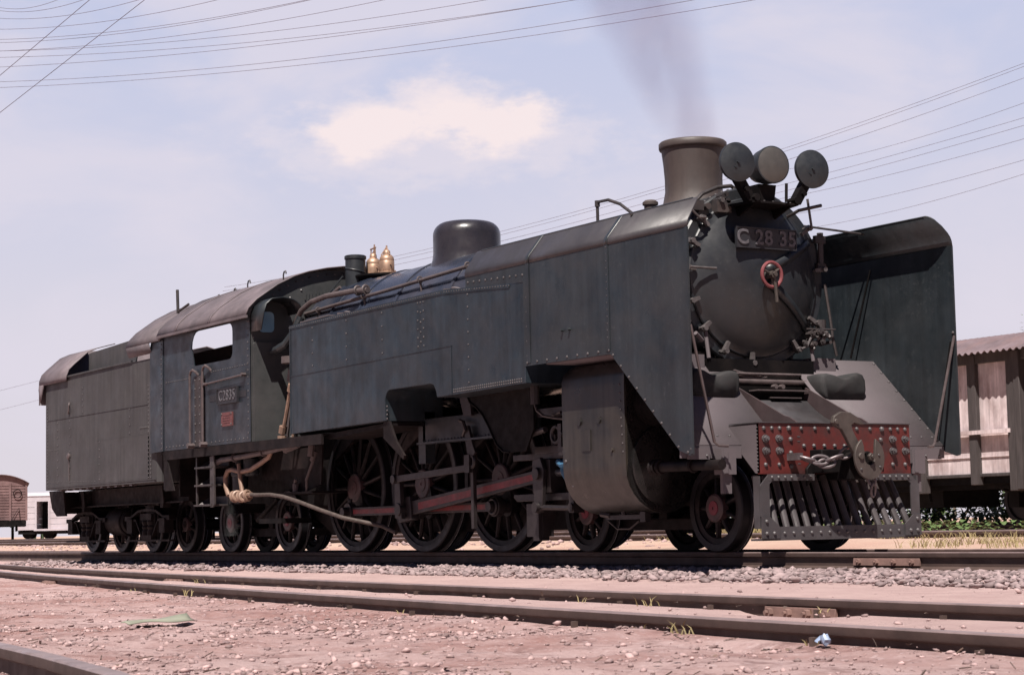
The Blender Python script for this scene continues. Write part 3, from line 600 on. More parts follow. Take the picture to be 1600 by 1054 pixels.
# ---------------- smoke lifting side sheets
FX=-.045
for s in (-1,1):
    y0=s*(W2+.004); b=MB()
    side=[(-3.73,2.615),(-2.655,2.55),(-2.655,1.755),(-1.22,1.752),(-.24,.862),(-.09,.815),(FX,.822),(FX,2.72),(-3.73,2.72)]
    b.prism(side,'y',y0,y0-s*.010)
    prof=[(0,2.72),(.004,2.765),(.016,2.79),(.165,2.972),(.182,2.988),(.20,2.995)] if s<0 else [(0,2.72),(.006,2.765),(.020,2.80),(.045,2.838),(.10,2.90),(.155,2.96),(.176,2.983),(.19,2.995),(.20,2.997)]
    rows=[]
    for d,z in prof:
        cut=np.interp(z,[2.72,2.80,2.88,2.95,2.985,3.0],[0,.003,.014,.045,.085,.13])
        rows.append([Vector((-3.73,y0-s*d,z)),Vector((FX-cut,y0-s*d,z))])
    # rear end of the folded top slopes back towards the boiler
    for r in rows: r[0].x=-3.73-(r[0].z-2.72)*.25
    b2=MB(); b2.strip(rows)
    n_=(0,s,0)
    b.rivrow((-2.60,y0,1.785),(-1.24,y0,1.785),.17,n_,.011); 
    for k in range(9):
        q=k/8; b.riv((-1.18+q*.93,y0,1.74-q*.845),n_,.010)
    b.rivrow((-3.68,y0,2.665),(-2.66,y0,2.62),.11,n_,.010)
    b.rivrow((-2.60,y0,1.85),(-2.60,y0,2.4),.15,n_,.008)
    for xx in (-2.57,-1.25): b.box(xx-.028,xx+.028,min(y0,y0+s*.006),max(y0,y0+s*.006),1.78,2.735)
    b.rivrow((-1.25,y0+s*.006,1.9),(-1.25,y0+s*.006,2.7),.06,n_,.0045)
    b.box(FX-.035,FX,min(y0,y0+s*.007),max(y0,y0+s*.007),.83,2.72)
    for xx in (-1.98,-1.86): b.cyl((xx,y0,2.03),(xx,y0+s*.03,2.03),.014,n=6)
    b.riv((-.12,y0,.845),n_,.014); b.riv((-.075,y0,.87),n_,.014)
    lf=b.build('smoke_deflector',M['paint'],LOCO)
    fo=b2.build('folded_top',M['foldp'] if s<0 else M['paint'],lf,solid=.010,recalc=True,ang=18 if s<0 else 60)  # far fold takes the darker paint to stand in for its shade
    b=MB()
    for xx in (-2.57,-1.25):
        b.strip([[Vector((xx-.028,y0-s*d+s*.007,z+.004)),Vector((xx+.028,y0-s*d+s*.007,z+.004))] for d,z in prof])
    yt=y0-s*.185; b.tube([(-3.7,yt,2.992),(FX-.16,yt,2.992)],.010,6)
    b.build('seam_strip',M['paint'],lf,solid=.004)
    # long thin rod stay from the leading edge to the apron
    b=MB(); b.tube([(FX-.01,y0-s*.012,1.90),(-.10,s*1.235,.93),(-.085,s*1.20,.90),(-.06,s*1.12,.895)],.013,8); b.riv((FX-.02,y0-s*.014,1.93),(0,-s,0),.016); b.build('deflector_stay',M['handrail'],lf)
    b=MB(); b.tube([(-1.1,s*1.44,2.62),(-1.38,s*1.40,1.80)],.010,6); b.tube([(-.09,s*1.47,1.85),(-.28,s*1.43,.97)],.009,6)
    b.split('inner_stay',M['under'],lf)
# cross rod to the far sheet and grab rails on the smokebox
b=MB(); b.tube([(-1.2,.66,3.02),(-1.05,1.40,2.95)],.012,6); b.tube([(-1.2,-.66,3.02),(-1.05,-1.36,2.97)],.012,6)
b.tube([(-1.04,.40,3.06),(-.9,.42,3.10),(-.9,.69,3.165)],.016,8)
b.split('cross_stay',M['iron'],LOCO)
b=MB(); b.tube([(-1.14,-.60,3.14),(-1.14,-.50,3.23),(-1.14,-.33,3.30),(-1.14,-.17,3.325),(-1.14,-.06,3.27),(-1.14,-.02,3.25)],.019,8)
b.box(-1.20,-1.04,-.70,-.56,3.06,3.15); b.cyl((-1.16,-.52,3.10),(-1.02,-.52,3.10),.032,n=10)
for y,z in ((-.40,3.16),(-.36,3.20),(-.31,3.16),(-.33,3.22)): b.cyl((-1.12,y,z),(-1.0,y,z),.026,n=8)
b.box(-1.1,-1.0,-.44,-.28,3.05,3.16)
b.build('blower_pipe',M['iron'],LOCO)
# ---------------- lamp shelf and three lamps
b=MB(); b.prism([(-1.10,-.34),(-.70,-.255),(-.70,.255),(-1.10,.34)],'z',3.105,3.125); b.prism([(-1.1,3.105),(-.74,3.105),(-1.1,2.98)],'y',-.22,-.20); b.prism([(-1.1,3.105),(-.74,3.105),(-1.1,2.98)],'y',.20,.22)
for y in (-.2,-.1,0,.1,.2): b.riv((-.75,y,3.125),(0,0,1),.018)
shelf=b.build('lamp_shelf',M['under'],LOCO)
def lamp(c,r,dep,yaw,tilt,front,label):
    d=Vector((math.cos(yaw)*math.cos(tilt),math.sin(yaw)*math.cos(tilt),math.sin(tilt))); c=Vector(c); b=MB()
    b.lathe([(r*.35,-dep),(r*.72,-dep*.82),(r*.93,-dep*.42),(r*.985,-.02),(r,-.02),(r,.006),(r*.965,.008)],c,d,48)
    o=b.build('headlamp',M['lens'],LOCO,ang=40)
    b=MB()
    if front=='dish': b.lathe([(r*.965,.006),(r*.8,.016),(r*.5,.026),(0,.032)],c,d,48); m=M['lampglass']
    else:
        b.lathe([(r*.965,.006),(r*.93,.010),(0,.010)],c,d,48); b.cyl(c+d*.008,c+d*.028,.014,n=8); u=d.orthogonal().normalized(); b.cyl(c+d*.008-Vector((0,0,.045))+Vector((0,-.03,0)),c+d*.018-Vector((0,0,.045))+Vector((0,-.03,0)),.010,n=8); m=M['lens']
    b.build('lamp_cover',m,o,ang=40)
    return o
YA=-.10
la=lamp((-.70,-.43,3.455),.178,.11,YA,.03,'flat',''); lb=lamp((-.74,.005,3.47),.172,.30,YA,.02,'dish',''); lc=lamp((-.70,.43,3.455),.178,.11,YA,.03,'flat','')
tag(la,'flat dark lamp cover nearest the chimney'); tag(lb,'deep middle lamp with a pale dished front'); tag(lc,'flat dark lamp cover standing out over the far side')
for o,y in ((la,-.43),(lc,.43)):
    s=-1 if y<0 else 1; b=MB(); b.prism([(s*.20,3.12),(s*.30,3.12),(s*.44,3.33),(s*.36,3.36)],'x',-.80,-.72); b.cyl((-.79,s*.23,3.15),(-.68,s*.23,3.15),.035,n=8); b.cyl((-.79,s*.33,3.22),(-.69,s*.33,3.22),.025,n=8); b.build('lamp_bracket',M['under'],o)
b=MB(); b.prism([(-.07,3.125),(.07,3.125),(.10,3.30),(-.10,3.30)],'x',-1.0,-.82); b.build('lamp_bracket',M['under'],lb); b=MB(); b.tube([(-.66,.08,3.12),(-.655,.085,3.29)],.014,6); b.build('latch',M['under'],lb)
# ---------------- pipes on top
b=MB()
for s in (-1,1):
    b.tube([(-9.0,s*.75,2.905),(-8.0,s*.75,2.935),(-6.85,s*.75,2.96),(-4.8,s*.75,3.02),(-3.6,s*.75,3.04)],.022,10)
    for x in (-8.55,-7.35,-6.0,-4.95,-3.9): z=2.92+.03*(x+8.5); b.cyl((x,s*.72,2.80),(x,s*.75,z),.014,n=6); b.torus((x,s*.75,z),(1,0,.03),.033,.010,12,6)
b.build('boiler_handrail',M['pipe'],LOCO)
b=MB(); b.tube([(-8.72,-.98,2.60),(-8.68,-1.0,2.76),(-8.5,-1.0,2.90),(-8.3,-.97,2.98),(-8.0,-.92,3.02),(-7.5,-.82,3.03),(-7.25,-.75,3.02)],.033,10); b.torus((-7.42,-.79,3.03),(1,.2,0),.05,.016,12,6); b.torus((-7.28,-.76,3.025),(1,.2,0),.05,.016,12,6)
b.tube([(-8.9,-.6,2.95),(-8.6,-.55,3.12),(-8.45,-.5,3.2)],.02,8); b.tube([(-8.9,-.5,2.98),(-8.5,-.3,3.15)],.02,8)
b.build('steam_pipe',M['pipe'],LOCO)
b=MB(); b.lathe([(.17,3.10),(.17,3.17),(.125,3.18),(.125,3.56),(.135,3.565),(.135,3.60),(.12,3.61),(0,3.612)],(-8.55,-.24,0),(0,0,1),32); b.torus((-8.55,-.24,3.42),(.1,.2,1),.13,.008,24,6); b.tube([(-8.85,-.5,3.12),(-8.75,-.42,3.25),(-8.66,-.36,3.36)],.012,6)
b.build('turret',M['lens'],LOCO)
b=MB(); b.lathe([(.20,3.10),(.22,3.26),(.31,3.33),(.31,3.35),(.1,3.36)],(-8.36,0,0),(0,0,1),24); b.build('valve_mount',M['under'],LOCO)
for k,x in enumerate((-8.535,-8.18)):
    b=MB(); b.lathe([(.085,3.355),(.105,3.36),(.105,3.375),(.088,3.38),(.092,3.40),(.092,3.505),(.088,3.51),(.09,3.52)]+[(.09*math.cos(R_(a)),3.525+.075*math.sin(R_(a))) for a in (15,30,45,60)]+[(.045,3.595),(.042,3.63),(.028,3.645),(0,3.65)],(x,0,0),(0,0,1),32)
    for a in range(0,360,60): b.cyl((x+.1*math.cos(R_(a)),.1*math.sin(R_(a)),3.36),(x+.1*math.cos(R_(a)),.1*math.sin(R_(a)),3.395),.010,n=6)
    b.cyl((x+.09,0,3.46),(x+.115,0,3.46),.010,n=8)
    if k==0:
        for dx in (-.06,.06): b.tube([(x+dx,0,3.58),(x+dx*.9,0,3.71)],.008,6)
        b.tube([(x-.07,0,3.705),(x+.07,0,3.715)],.010,6); b.tube([(x+.02,0,3.64),(x+.035,0,3.755)],.009,6); b.tube([(x-.05,0,3.63),(x+.05,0,3.70)],.006,6)
    else:
        for a in (0,120,240): b.tube([(x+.07*math.cos(R_(a)),.07*math.sin(R_(a)),3.58),(x,0,3.685)],.007,6)
        b.cyl((x,0,3.62),(x,0,3.70),.011,n=8)
    b.build('safety_valve',M['brass'],LOCO,ang=40)
b=MB(); b.tube([(-2.84,-.5,3.10),(-2.84,-.5,3.39),(-2.80,-.5,3.405),(-2.65,-.5,3.40),(-2.45,-.5,3.33),(-2.25,-.5,3.21)],.016,8); b.cyl((-2.84,-.5,3.36),(-2.84,-.5,3.42),.026,n=8); b.build('snifting_pipe',M['iron'],LOCO)
b=MB(); b.lathe([(.06,3.1),(.06,3.24),(.075,3.245),(.075,3.27),(.05,3.29),(0,3.292)],(-1.95,-.5,0),(0,0,1),16); b.build('snifting_valve',M['chim'],LOCO)
# ---------------- cab
ARC=[(-1.57,2.855),(-1.53,2.95),(-1.42,3.06),(-1.14,3.25),(-.91,3.365),(-.72,3.43),(-.47,3.485),(-.24,3.515),(0,3.525)]
ARC=ARC+[(-y,z) for y,z in ARC[-2::-1]]
XF=-8.92; XB=-12.16
def wall_with_hole(b,outer,hole,axis,c0,c1):
    """sheet with one opening: outer and hole are polygons (a,b) with the same number of points, matched in order"""
    n=len(outer)
    def P(a,b_,c): return {'y':(a,c,b_),'x':(c,a,b_)}[axis]
    vs=[P(*q,c0) for q in outer]+[P(*q,c0) for q in hole]+[P(*q,c1) for q in outer]+[P(*q,c1) for q in hole]
    fs=[]
    for i in range(n):
        j=(i+1)%n; fs+=[(i,j,n+j,n+i),(2*n+i,3*n+i,3*n+j,2*n+j),(i,2*n+i,2*n+j,j),(n+i,n+j,3*n+j,3*n+i)]
    b.add(vs,fs)
for s in (-1,1):
    y0=s*W2; n_=(0,s,0); b=MB()
    # side sheet with the window opening (rounded corners)
    hole=[]; wx0,wx1,wz0,wz1=-10.74,-9.44,2.385,2.825; r=.10
    for cx,cz,a0 in ((wx0+r,wz0+.001,180),(wx1-r,wz0+r,270),(wx1-r,wz1-r,0),(wx0+.2,wz1-.2,90)):
        rr=.2 if a0==90 else (.001 if a0==180 else r)
        for k in range(5): hole.append((cx+rr*math.cos(R_(a0+22.5*k)),cz+rr*math.sin(R_(a0+22.5*k))))
    ox0,ox1,oz0,oz1=-11.70,XF,1.345,2.865; outer=[]
    for cx,cz in ((ox0,oz0),(ox1,oz0),(ox1,oz1),(ox0,oz1)):
        outer+= [(cx,cz)]
    # matched outer ring: corner points plus points along the edges
    ring=[]; 
    for (ax_,az),(bx,bz) in zip(outer,outer[1:]+outer[:1]):
        for k in range(5): ring.append((ax_+(bx-ax_)*k/5,az+(bz-az)*k/5))
    ring=ring[-2:]+ring[:-2]
    wall_with_hole(b,ring,hole,'y',y0,y0-s*.012)
    b.rivrow((-11.6,y0,2.24),(-10.85,y0,2.24),.07,n_,.008); b.rivrow((-10.1,y0,2.27),(-9.0,y0,2.28),.075,n_,.008); b.rivrow((-11.6,y0,1.39),(-10.8,y0,1.39),.12,n_,.009); b.rivrow((-10.1,y0,1.39),(-9.0,y0,1.39),.12,n_,.009)
    b.rivrow((-8.98,y0,1.45),(-8.98,y0,2.8),.085,n_,.009)
    cs=b.build('cab_side',M['cabpaint'],LOCO)
    b=MB(); b.prism([(-12.16,1.335),(-11.70,1.345),(-11.70,2.85),(-11.98,2.86),(-12.12,2.82),(-12.16,2.74)],'y',y0+s*.010,y0-s*.008); b.rivrow((-11.75,y0+s*.010,1.38),(-11.75,y0+s*.010,2.76),.065,n_,.009); b.build('rear_side_sheet',M['cabpaint'],cs)
    b=MB(); b.box(-10.62,-10.32,min(y0+s*.004,y0+s*.012),max(y0+s*.004,y0+s*.012),1.36,2.25)
    for xx in (-10.60,-10.45,-10.34): b.rivrow((xx,y0+s*.012,1.42),(xx,y0+s*.012,2.2),.11,n_,.011)
    b.build('cab_door',M['iron'],cs)
    b=MB()
    for xx,zt in ((-10.68,2.33),(-10.27,2.355)):
        b.tube([(xx,y0+s*.05,1.36),(xx,y0+s*.05,zt-.06),(xx+.03,y0+s*.05,zt-.015),(xx+.09,y0+s*.05,zt),(xx+.15,y0+s*.03,zt-.03),(xx+.165,y0+s*.0,zt-.07)],.017,8); b.cyl((xx,y0-s*.005,1.37),(xx,y0+s*.09,1.37),.034,n=8)
    b.build('grab_rail',M['handrail'],cs)
    b=MB(); b.tube([(-10.24,y0+s*.045,2.12),(-9.05,y0+s*.045,2.155)],.013,8)
    for xx in (-10.24,-9.06): b.cyl((xx,y0,2.125+.03*(xx+10.2)),(xx,y0+s*.06,2.125+.03*(xx+10.2)),.022,n=8)
    b.build('hand_rail',M['handrail'],cs)
    b=MB(); b.box(-10.16,-9.03,min(y0+s*.001,y0+s*.004),max(y0+s*.001,y0+s*.004),1.895,1.975); b.build('black_band',M['plateink'],cs)
    b=MB(); ya,yb=sorted((y0+s*.005,y0+s*.028)); b.box(-9.87,-9.25,ya,yb,1.84,2.035); yc,yd=sorted((y0+s*.028,y0+s*.036))
    for z in (1.84,2.025): b.box(-9.87,-9.25,yc,yd,z,z+.010)
    for x in (-9.87,-9.26): b.box(x,x+.010,yc,yd,1.85,2.025)
    cp=b.build('number_plate',M['plateink'],cs)
    yy=y0+s*.030; mt=Matrix(((1,0,0,-9.56),(0,0,-1,yy),(0,1,0,1.937),(0,0,0,1))) if s<0 else Matrix(((-1,0,0,-9.56),(0,0,1,yy),(0,1,0,1.937),(0,0,0,1)))
    if s<0:
        t=text_mesh('C2835','plate_lettering',M['letter'],LOCO,.185,mt,.004,.86,.0005,1.22); t.parent=cp; t.location=(0,0,0)
    b=MB(); b.box(-9.76,-9.43,min(y0,y0+s*.02),max(y0,y0+s*.02),1.565,1.735); 
    for x in (-9.74,-9.45):
        for z in (1.585,1.715): b.riv((x,y0+s*.02,z),n_,.012)
    for z in (1.61,1.64,1.67,1.70): b.box(-9.71,-9.49,min(y0+s*.02,y0+s*.024),max(y0+s*.02,y0+s*.024),z-.006,z+.006)
    b.build('maker_plate',M['makered'],cs)
    # front spectacle: hood over the lookout
    b=MB(); hood=[(s*1.475,2.66),(s*1.475,2.86),(s*1.44,2.97),(s*1.36,3.035),(s*1.22,3.055),(s*1.08,3.035),(s*1.0,2.98),(s*.97,2.88)]
    rows=[[Vector((XF,y,z)),Vector((XF+.38-max(0,(2.86-z))*.4,y,z))] for y,z in hood]; b.strip(rows); b.build('lookout_hood',M['paint'],cs,solid=.012,ang=60)
    b=MB(); c=(s*1.275,2.79); pts=[]
    for sx,sz in ((-1,-1),(1,-1),(1,1),(-1,1)):
        a0={(1,1):0,(-1,1):90,(-1,-1):180,(1,-1):270}[(sx,sz)]
        for k in range(4): pts.append((c[0]+sx*.045+.055*math.cos(R_(a0+30*k)),c[1]+sz*.075+.05*math.sin(R_(a0+30*k))))
    b.prism(pts,'x',XF+.008,XF+.016); b.build('lookout_window',M['glassb'],cs)
# front plate under the arch, with vents; lower part stands back between tank and cab
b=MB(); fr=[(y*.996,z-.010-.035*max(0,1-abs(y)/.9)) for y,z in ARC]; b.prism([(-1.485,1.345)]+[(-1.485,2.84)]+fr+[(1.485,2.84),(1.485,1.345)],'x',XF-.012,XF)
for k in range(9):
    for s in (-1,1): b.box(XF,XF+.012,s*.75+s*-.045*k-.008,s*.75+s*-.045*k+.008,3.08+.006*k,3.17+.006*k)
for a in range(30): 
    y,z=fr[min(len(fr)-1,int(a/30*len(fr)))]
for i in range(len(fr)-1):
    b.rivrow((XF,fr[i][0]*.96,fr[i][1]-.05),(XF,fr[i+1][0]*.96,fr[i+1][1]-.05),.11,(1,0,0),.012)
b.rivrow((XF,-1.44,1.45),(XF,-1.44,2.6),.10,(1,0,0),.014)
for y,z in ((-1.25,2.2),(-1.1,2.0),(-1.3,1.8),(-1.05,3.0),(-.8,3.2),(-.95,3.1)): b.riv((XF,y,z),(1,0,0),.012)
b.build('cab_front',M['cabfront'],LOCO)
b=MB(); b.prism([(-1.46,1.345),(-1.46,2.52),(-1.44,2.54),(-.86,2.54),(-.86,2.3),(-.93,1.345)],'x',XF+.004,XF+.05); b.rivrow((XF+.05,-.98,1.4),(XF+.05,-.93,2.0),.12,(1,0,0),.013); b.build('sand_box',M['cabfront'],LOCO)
b=MB(); b.prism([(-1.475,1.345),(-1.475,2.54),(-1.02,2.655),(-.44,2.80),(0,2.84),(.44,2.80),(1.02,2.655),(1.475,2.54),(1.475,1.345)],'x',XB+.3,XB+.31); b.build('cab_rear',M['dusty'],LOCO)  # pale dusty sheet stands in for light falling on the rear wall
b=MB(); b.box(XB+.3,XF,-1.47,1.47,1.30,1.34); b.build('cab_floor',M['under'],LOCO)
# roof
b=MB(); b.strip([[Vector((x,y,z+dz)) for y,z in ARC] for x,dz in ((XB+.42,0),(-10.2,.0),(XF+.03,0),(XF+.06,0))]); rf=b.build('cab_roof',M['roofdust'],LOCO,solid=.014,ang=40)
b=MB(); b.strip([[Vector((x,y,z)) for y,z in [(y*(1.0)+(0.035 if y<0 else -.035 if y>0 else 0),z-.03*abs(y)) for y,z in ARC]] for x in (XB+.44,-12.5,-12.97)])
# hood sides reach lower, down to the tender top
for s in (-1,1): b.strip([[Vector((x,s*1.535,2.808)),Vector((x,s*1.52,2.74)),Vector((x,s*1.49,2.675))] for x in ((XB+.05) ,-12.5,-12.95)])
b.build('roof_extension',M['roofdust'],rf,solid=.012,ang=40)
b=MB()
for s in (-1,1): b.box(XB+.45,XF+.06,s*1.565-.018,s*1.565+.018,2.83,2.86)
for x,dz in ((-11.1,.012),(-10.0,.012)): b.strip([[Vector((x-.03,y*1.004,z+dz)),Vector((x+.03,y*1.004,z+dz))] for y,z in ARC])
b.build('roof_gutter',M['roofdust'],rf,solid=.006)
b=MB()
for x,y,z,sc in ((-12.3,-.45,3.44,.55),(-11.3,-.45,3.47,.9),(-11.75,-.45,3.46,.6),(-9.0,-1.0,3.31,.8)):
    b.tube([(x,y,z),(x,y,z+.10*sc),(x+.03*sc,y,z+.145*sc),(x+.075*sc,y,z+.15*sc),(x+.10*sc,y,z+.11*sc)],.010,6)
b.split('roof_hook',M['iron'],rf)
b=MB(); b.tube([(-11.9,-1.2,3.20),(-11.92,-1.2,3.52)],.022,8); b.tube([(-11.9,-1.2,3.22),(-11.65,-1.15,3.30)],.018,6); b.build('roof_spike',M['iron'],rf)
# ---------------- footplate, steps, gussets, pipes below the cab
b=MB()
for s in (-1,1):
    y0=s*W2; ya,yb=sorted((y0,y0-s*.03)); b.box(-11.72,-7.0,ya,yb,1.225,1.325); b.box(-11.84,-7.0,min(s*1.2,y0),max(s*1.2,y0),1.325,1.340)
    b.prism([(-11.72,1.225),(-11.72,.84),(-11.66,.82),(-11.36,.82),(-11.60,1.225)],'y',y0-s*.004,y0-s*.02)
    b.prism([(-7.4,1.33),(-5.46,1.39),(-5.46,1.35),(-7.0,1.28)],'y',s*1.40,s*.9)
    b.prism([(-5.55,1.395),(-5.42,1.395),(-5.28,1.18),(-5.10,1.02),(-5.12,.98),(-5.55,1.22)],'y',y0-s*.02,y0-s*.045); 
b.build('footplate',M['frame'],LOCO)
for s in (-1,1):
    b=MB(); y0=s*1.44
    b.prism([(-10.24,1.22),(-10.12,1.22),(-10.10,.62),(-10.16,.58),(-10.24,.58)],'y',y0+s*.02,y0); b.box(-10.74,-10.71,min(y0,y0-s*.02),max(y0,y0-s*.02),.6,1.22)
    for z,dx in ((1.075,0),(.85,-.01),(.60,-.03)):
        b.box(-10.72+dx,-10.16+dx,min(y0-s*.22,y0+s*.03),max(y0-s*.22,y0+s*.03),z,z+.022); b.box(-10.72+dx,-10.16+dx,min(y0-s*.22,y0-s*.2),max(y0-s*.22,y0-s*.2),z,z+.12)
        b.add([(-10.70+dx,y0-s*.2,z+.02),(-10.56+dx,y0-s*.2,z+.02),(-10.63+dx,y0-s*.2,z+.15),(-10.63+dx,y0,z+.02)],[(0,1,2),(0,1,3),(1,2,3),(0,2,3)])
    b.build('cab_step',M['iron'],LOCO)
b=MB(); y=-1.40
b.tube([(-10.35,y,1.10),(-10.0,y,1.165),(-9.3,y,1.185),(-8.6,y,1.215),(-7.7,y,1.275)],.036,10)
for x,z in ((-9.6,1.175),(-8.75,1.21)): b.torus((x,y,z),(1,0,.05),.042,.014,14,6)
b.build('feed_pipe',M['pipe'],LOCO)
b=MB(); y=-1.32
b.tube([(-9.98,y,.72),(-10.06,y,.83),(-10.08,y,.95),(-10.0,y,1.03),(-9.86,y,1.04),(-9.6,y,1.0),(-9.3,y,1.02),(-9.0,y,1.09),(-8.78,y,1.15),(-8.72,y,1.21)],.030,10)
b.tube([(-9.62,y-.02,1.10),(-9.58,y-.02,.92),(-9.5,y-.02,.70)],.028,8)
b.tube([(-8.46,-1.30,1.345),(-8.40,-1.30,1.45),(-8.28,-1.30,1.72),(-8.17,-1.30,1.98),(-8.05,-1.28,2.08)],.026,8); b.cyl((-8.43,-1.30,1.42),(-8.40,-1.30,1.50),.05,n=10); b.cyl((-8.44,-1.30,1.345),(-8.44,-1.30,1.39),.055,n=10); b.cyl((-8.20,-1.30,1.90),(-8.16,-1.30,1.98),.042,n=10); b.tube([(-8.14,-1.3,1.36),(-8.10,-1.3,1.5),(-8.0,-1.3,1.58)],.02,8); b.tube([(-8.06,-1.3,2.4),(-7.95,-1.3,2.46)],.03,8)
b.build('copper_pipe',M['copper'],LOCO)
b=MB(); b.lathe([(.05,.70),(.09,.74),(.10,.95),(.115,.97),(.115,1.05),(.06,1.10),(.05,1.2)],(-9.85,-1.22,0),(0,0,1),20); b.lathe([(.07,.95),(.10,.98),(.10,1.16),(.06,1.2)],(-9.55,-1.2,0),(0,0,1),20); b.build('injector',M['lens'],LOCO)
b=MB(); b.tube([(-8.8,-1.25,2.42),(-8.62,-1.25,2.44)],.045,10); b.tube([(-8.62,-1.25,2.44),(-8.5,-1.22,2.48),(-8.4,-1.15,2.62),(-8.35,-1.08,2.8)],.05,10); b.build('sand_pipe',M['paint'],LOCO)
b=MB(); b.cyl((-8.18,-1.28,2.23),(-8.18,-1.28,2.31),.13,n=20); b.cyl((-8.25,-1.26,2.02),(-8.2,-1.26,2.16),.06,n=12); b.tube([(-8.52,-1.2,1.35),(-8.42,-1.2,1.7),(-8.33,-1.2,2.0)],.02,6); b.build('valve_drum',M['pipe'],LOCO)
b=MB(); y=-1.36
b.tube([(-9.25,y,.715),(-9.0,y-.02,.705),(-8.6,y-.03,.70),(-8.2,y-.04,.665),(-7.8,y-.04,.60),(-7.3,y-.02,.50),(-6.85,y+.05,.40),(-6.6,-.95,.30),(-6.4,-.88,.22)],.023,10)
hs=b.build('steam_hose',M['hose'],LOCO)
b=MB()
for k in range(5): b.torus((-9.72+.10*k,y,.70+.008*math.sin(k*2)),(1,.3*(-1)**k,.25),.052,.024,14,8)
b.cyl((-9.8,y,.70),(-9.2,y,.71),.034,n=10); b.build('hose_coupling',M['copper'],hs)
b=MB(); b.prism([(-9.55,1.20),(-7.85,1.26),(-7.9,.80),(-8.5,.70),(-9.0,.88),(-9.55,.9)],'y',-1.06,-1.04); b.box(-9.1,-7.95,-1.15,-.7,.70,.725); b.build('ash_pan_side',M['frame'],LOCO)
b=MB(); b.tube([(-8.15,-1.12,.72),(-8.12,-1.14,.86),(-8.0,-1.15,.98),(-7.92,-1.12,1.14)],.018,8); b.cyl((-8.5,-1.1,.72),(-8.5,-1.1,.82),.04,n=10); b.tube([(-8.52,-1.1,.82),(-8.45,-1.12,.88)],.02,6)
b.tube([(-7.9,-1.2,1.22),(-7.75,-1.2,1.16),(-7.85,-1.2,1.08)],.028,8); b.tube([(-8.3,-1.3,1.24),(-8.1,-1.3,1.25),(-7.7,-1.3,1.30)],.03,8); b.cyl((-8.35,-1.3,1.22),(-8.0,-1.3,1.27),.045,n=8); b.tube([(-7.75,-1.25,1.25),(-7.78,-1.25,1.12)],.04,8)
b.split('drain_valve',M['pipe'],LOCO)
b=MB(); b.box(-9.35,-8.7,-1.2,-.8,.36,.42); b.tube([(-9.6,-1.1,.40),(-9.0,-1.1,.66)],.03,8); b.box(-10.4,-10.25,-1.2,-.7,.5,.62); b.split('brake_rigging',M['under'],LOCO)

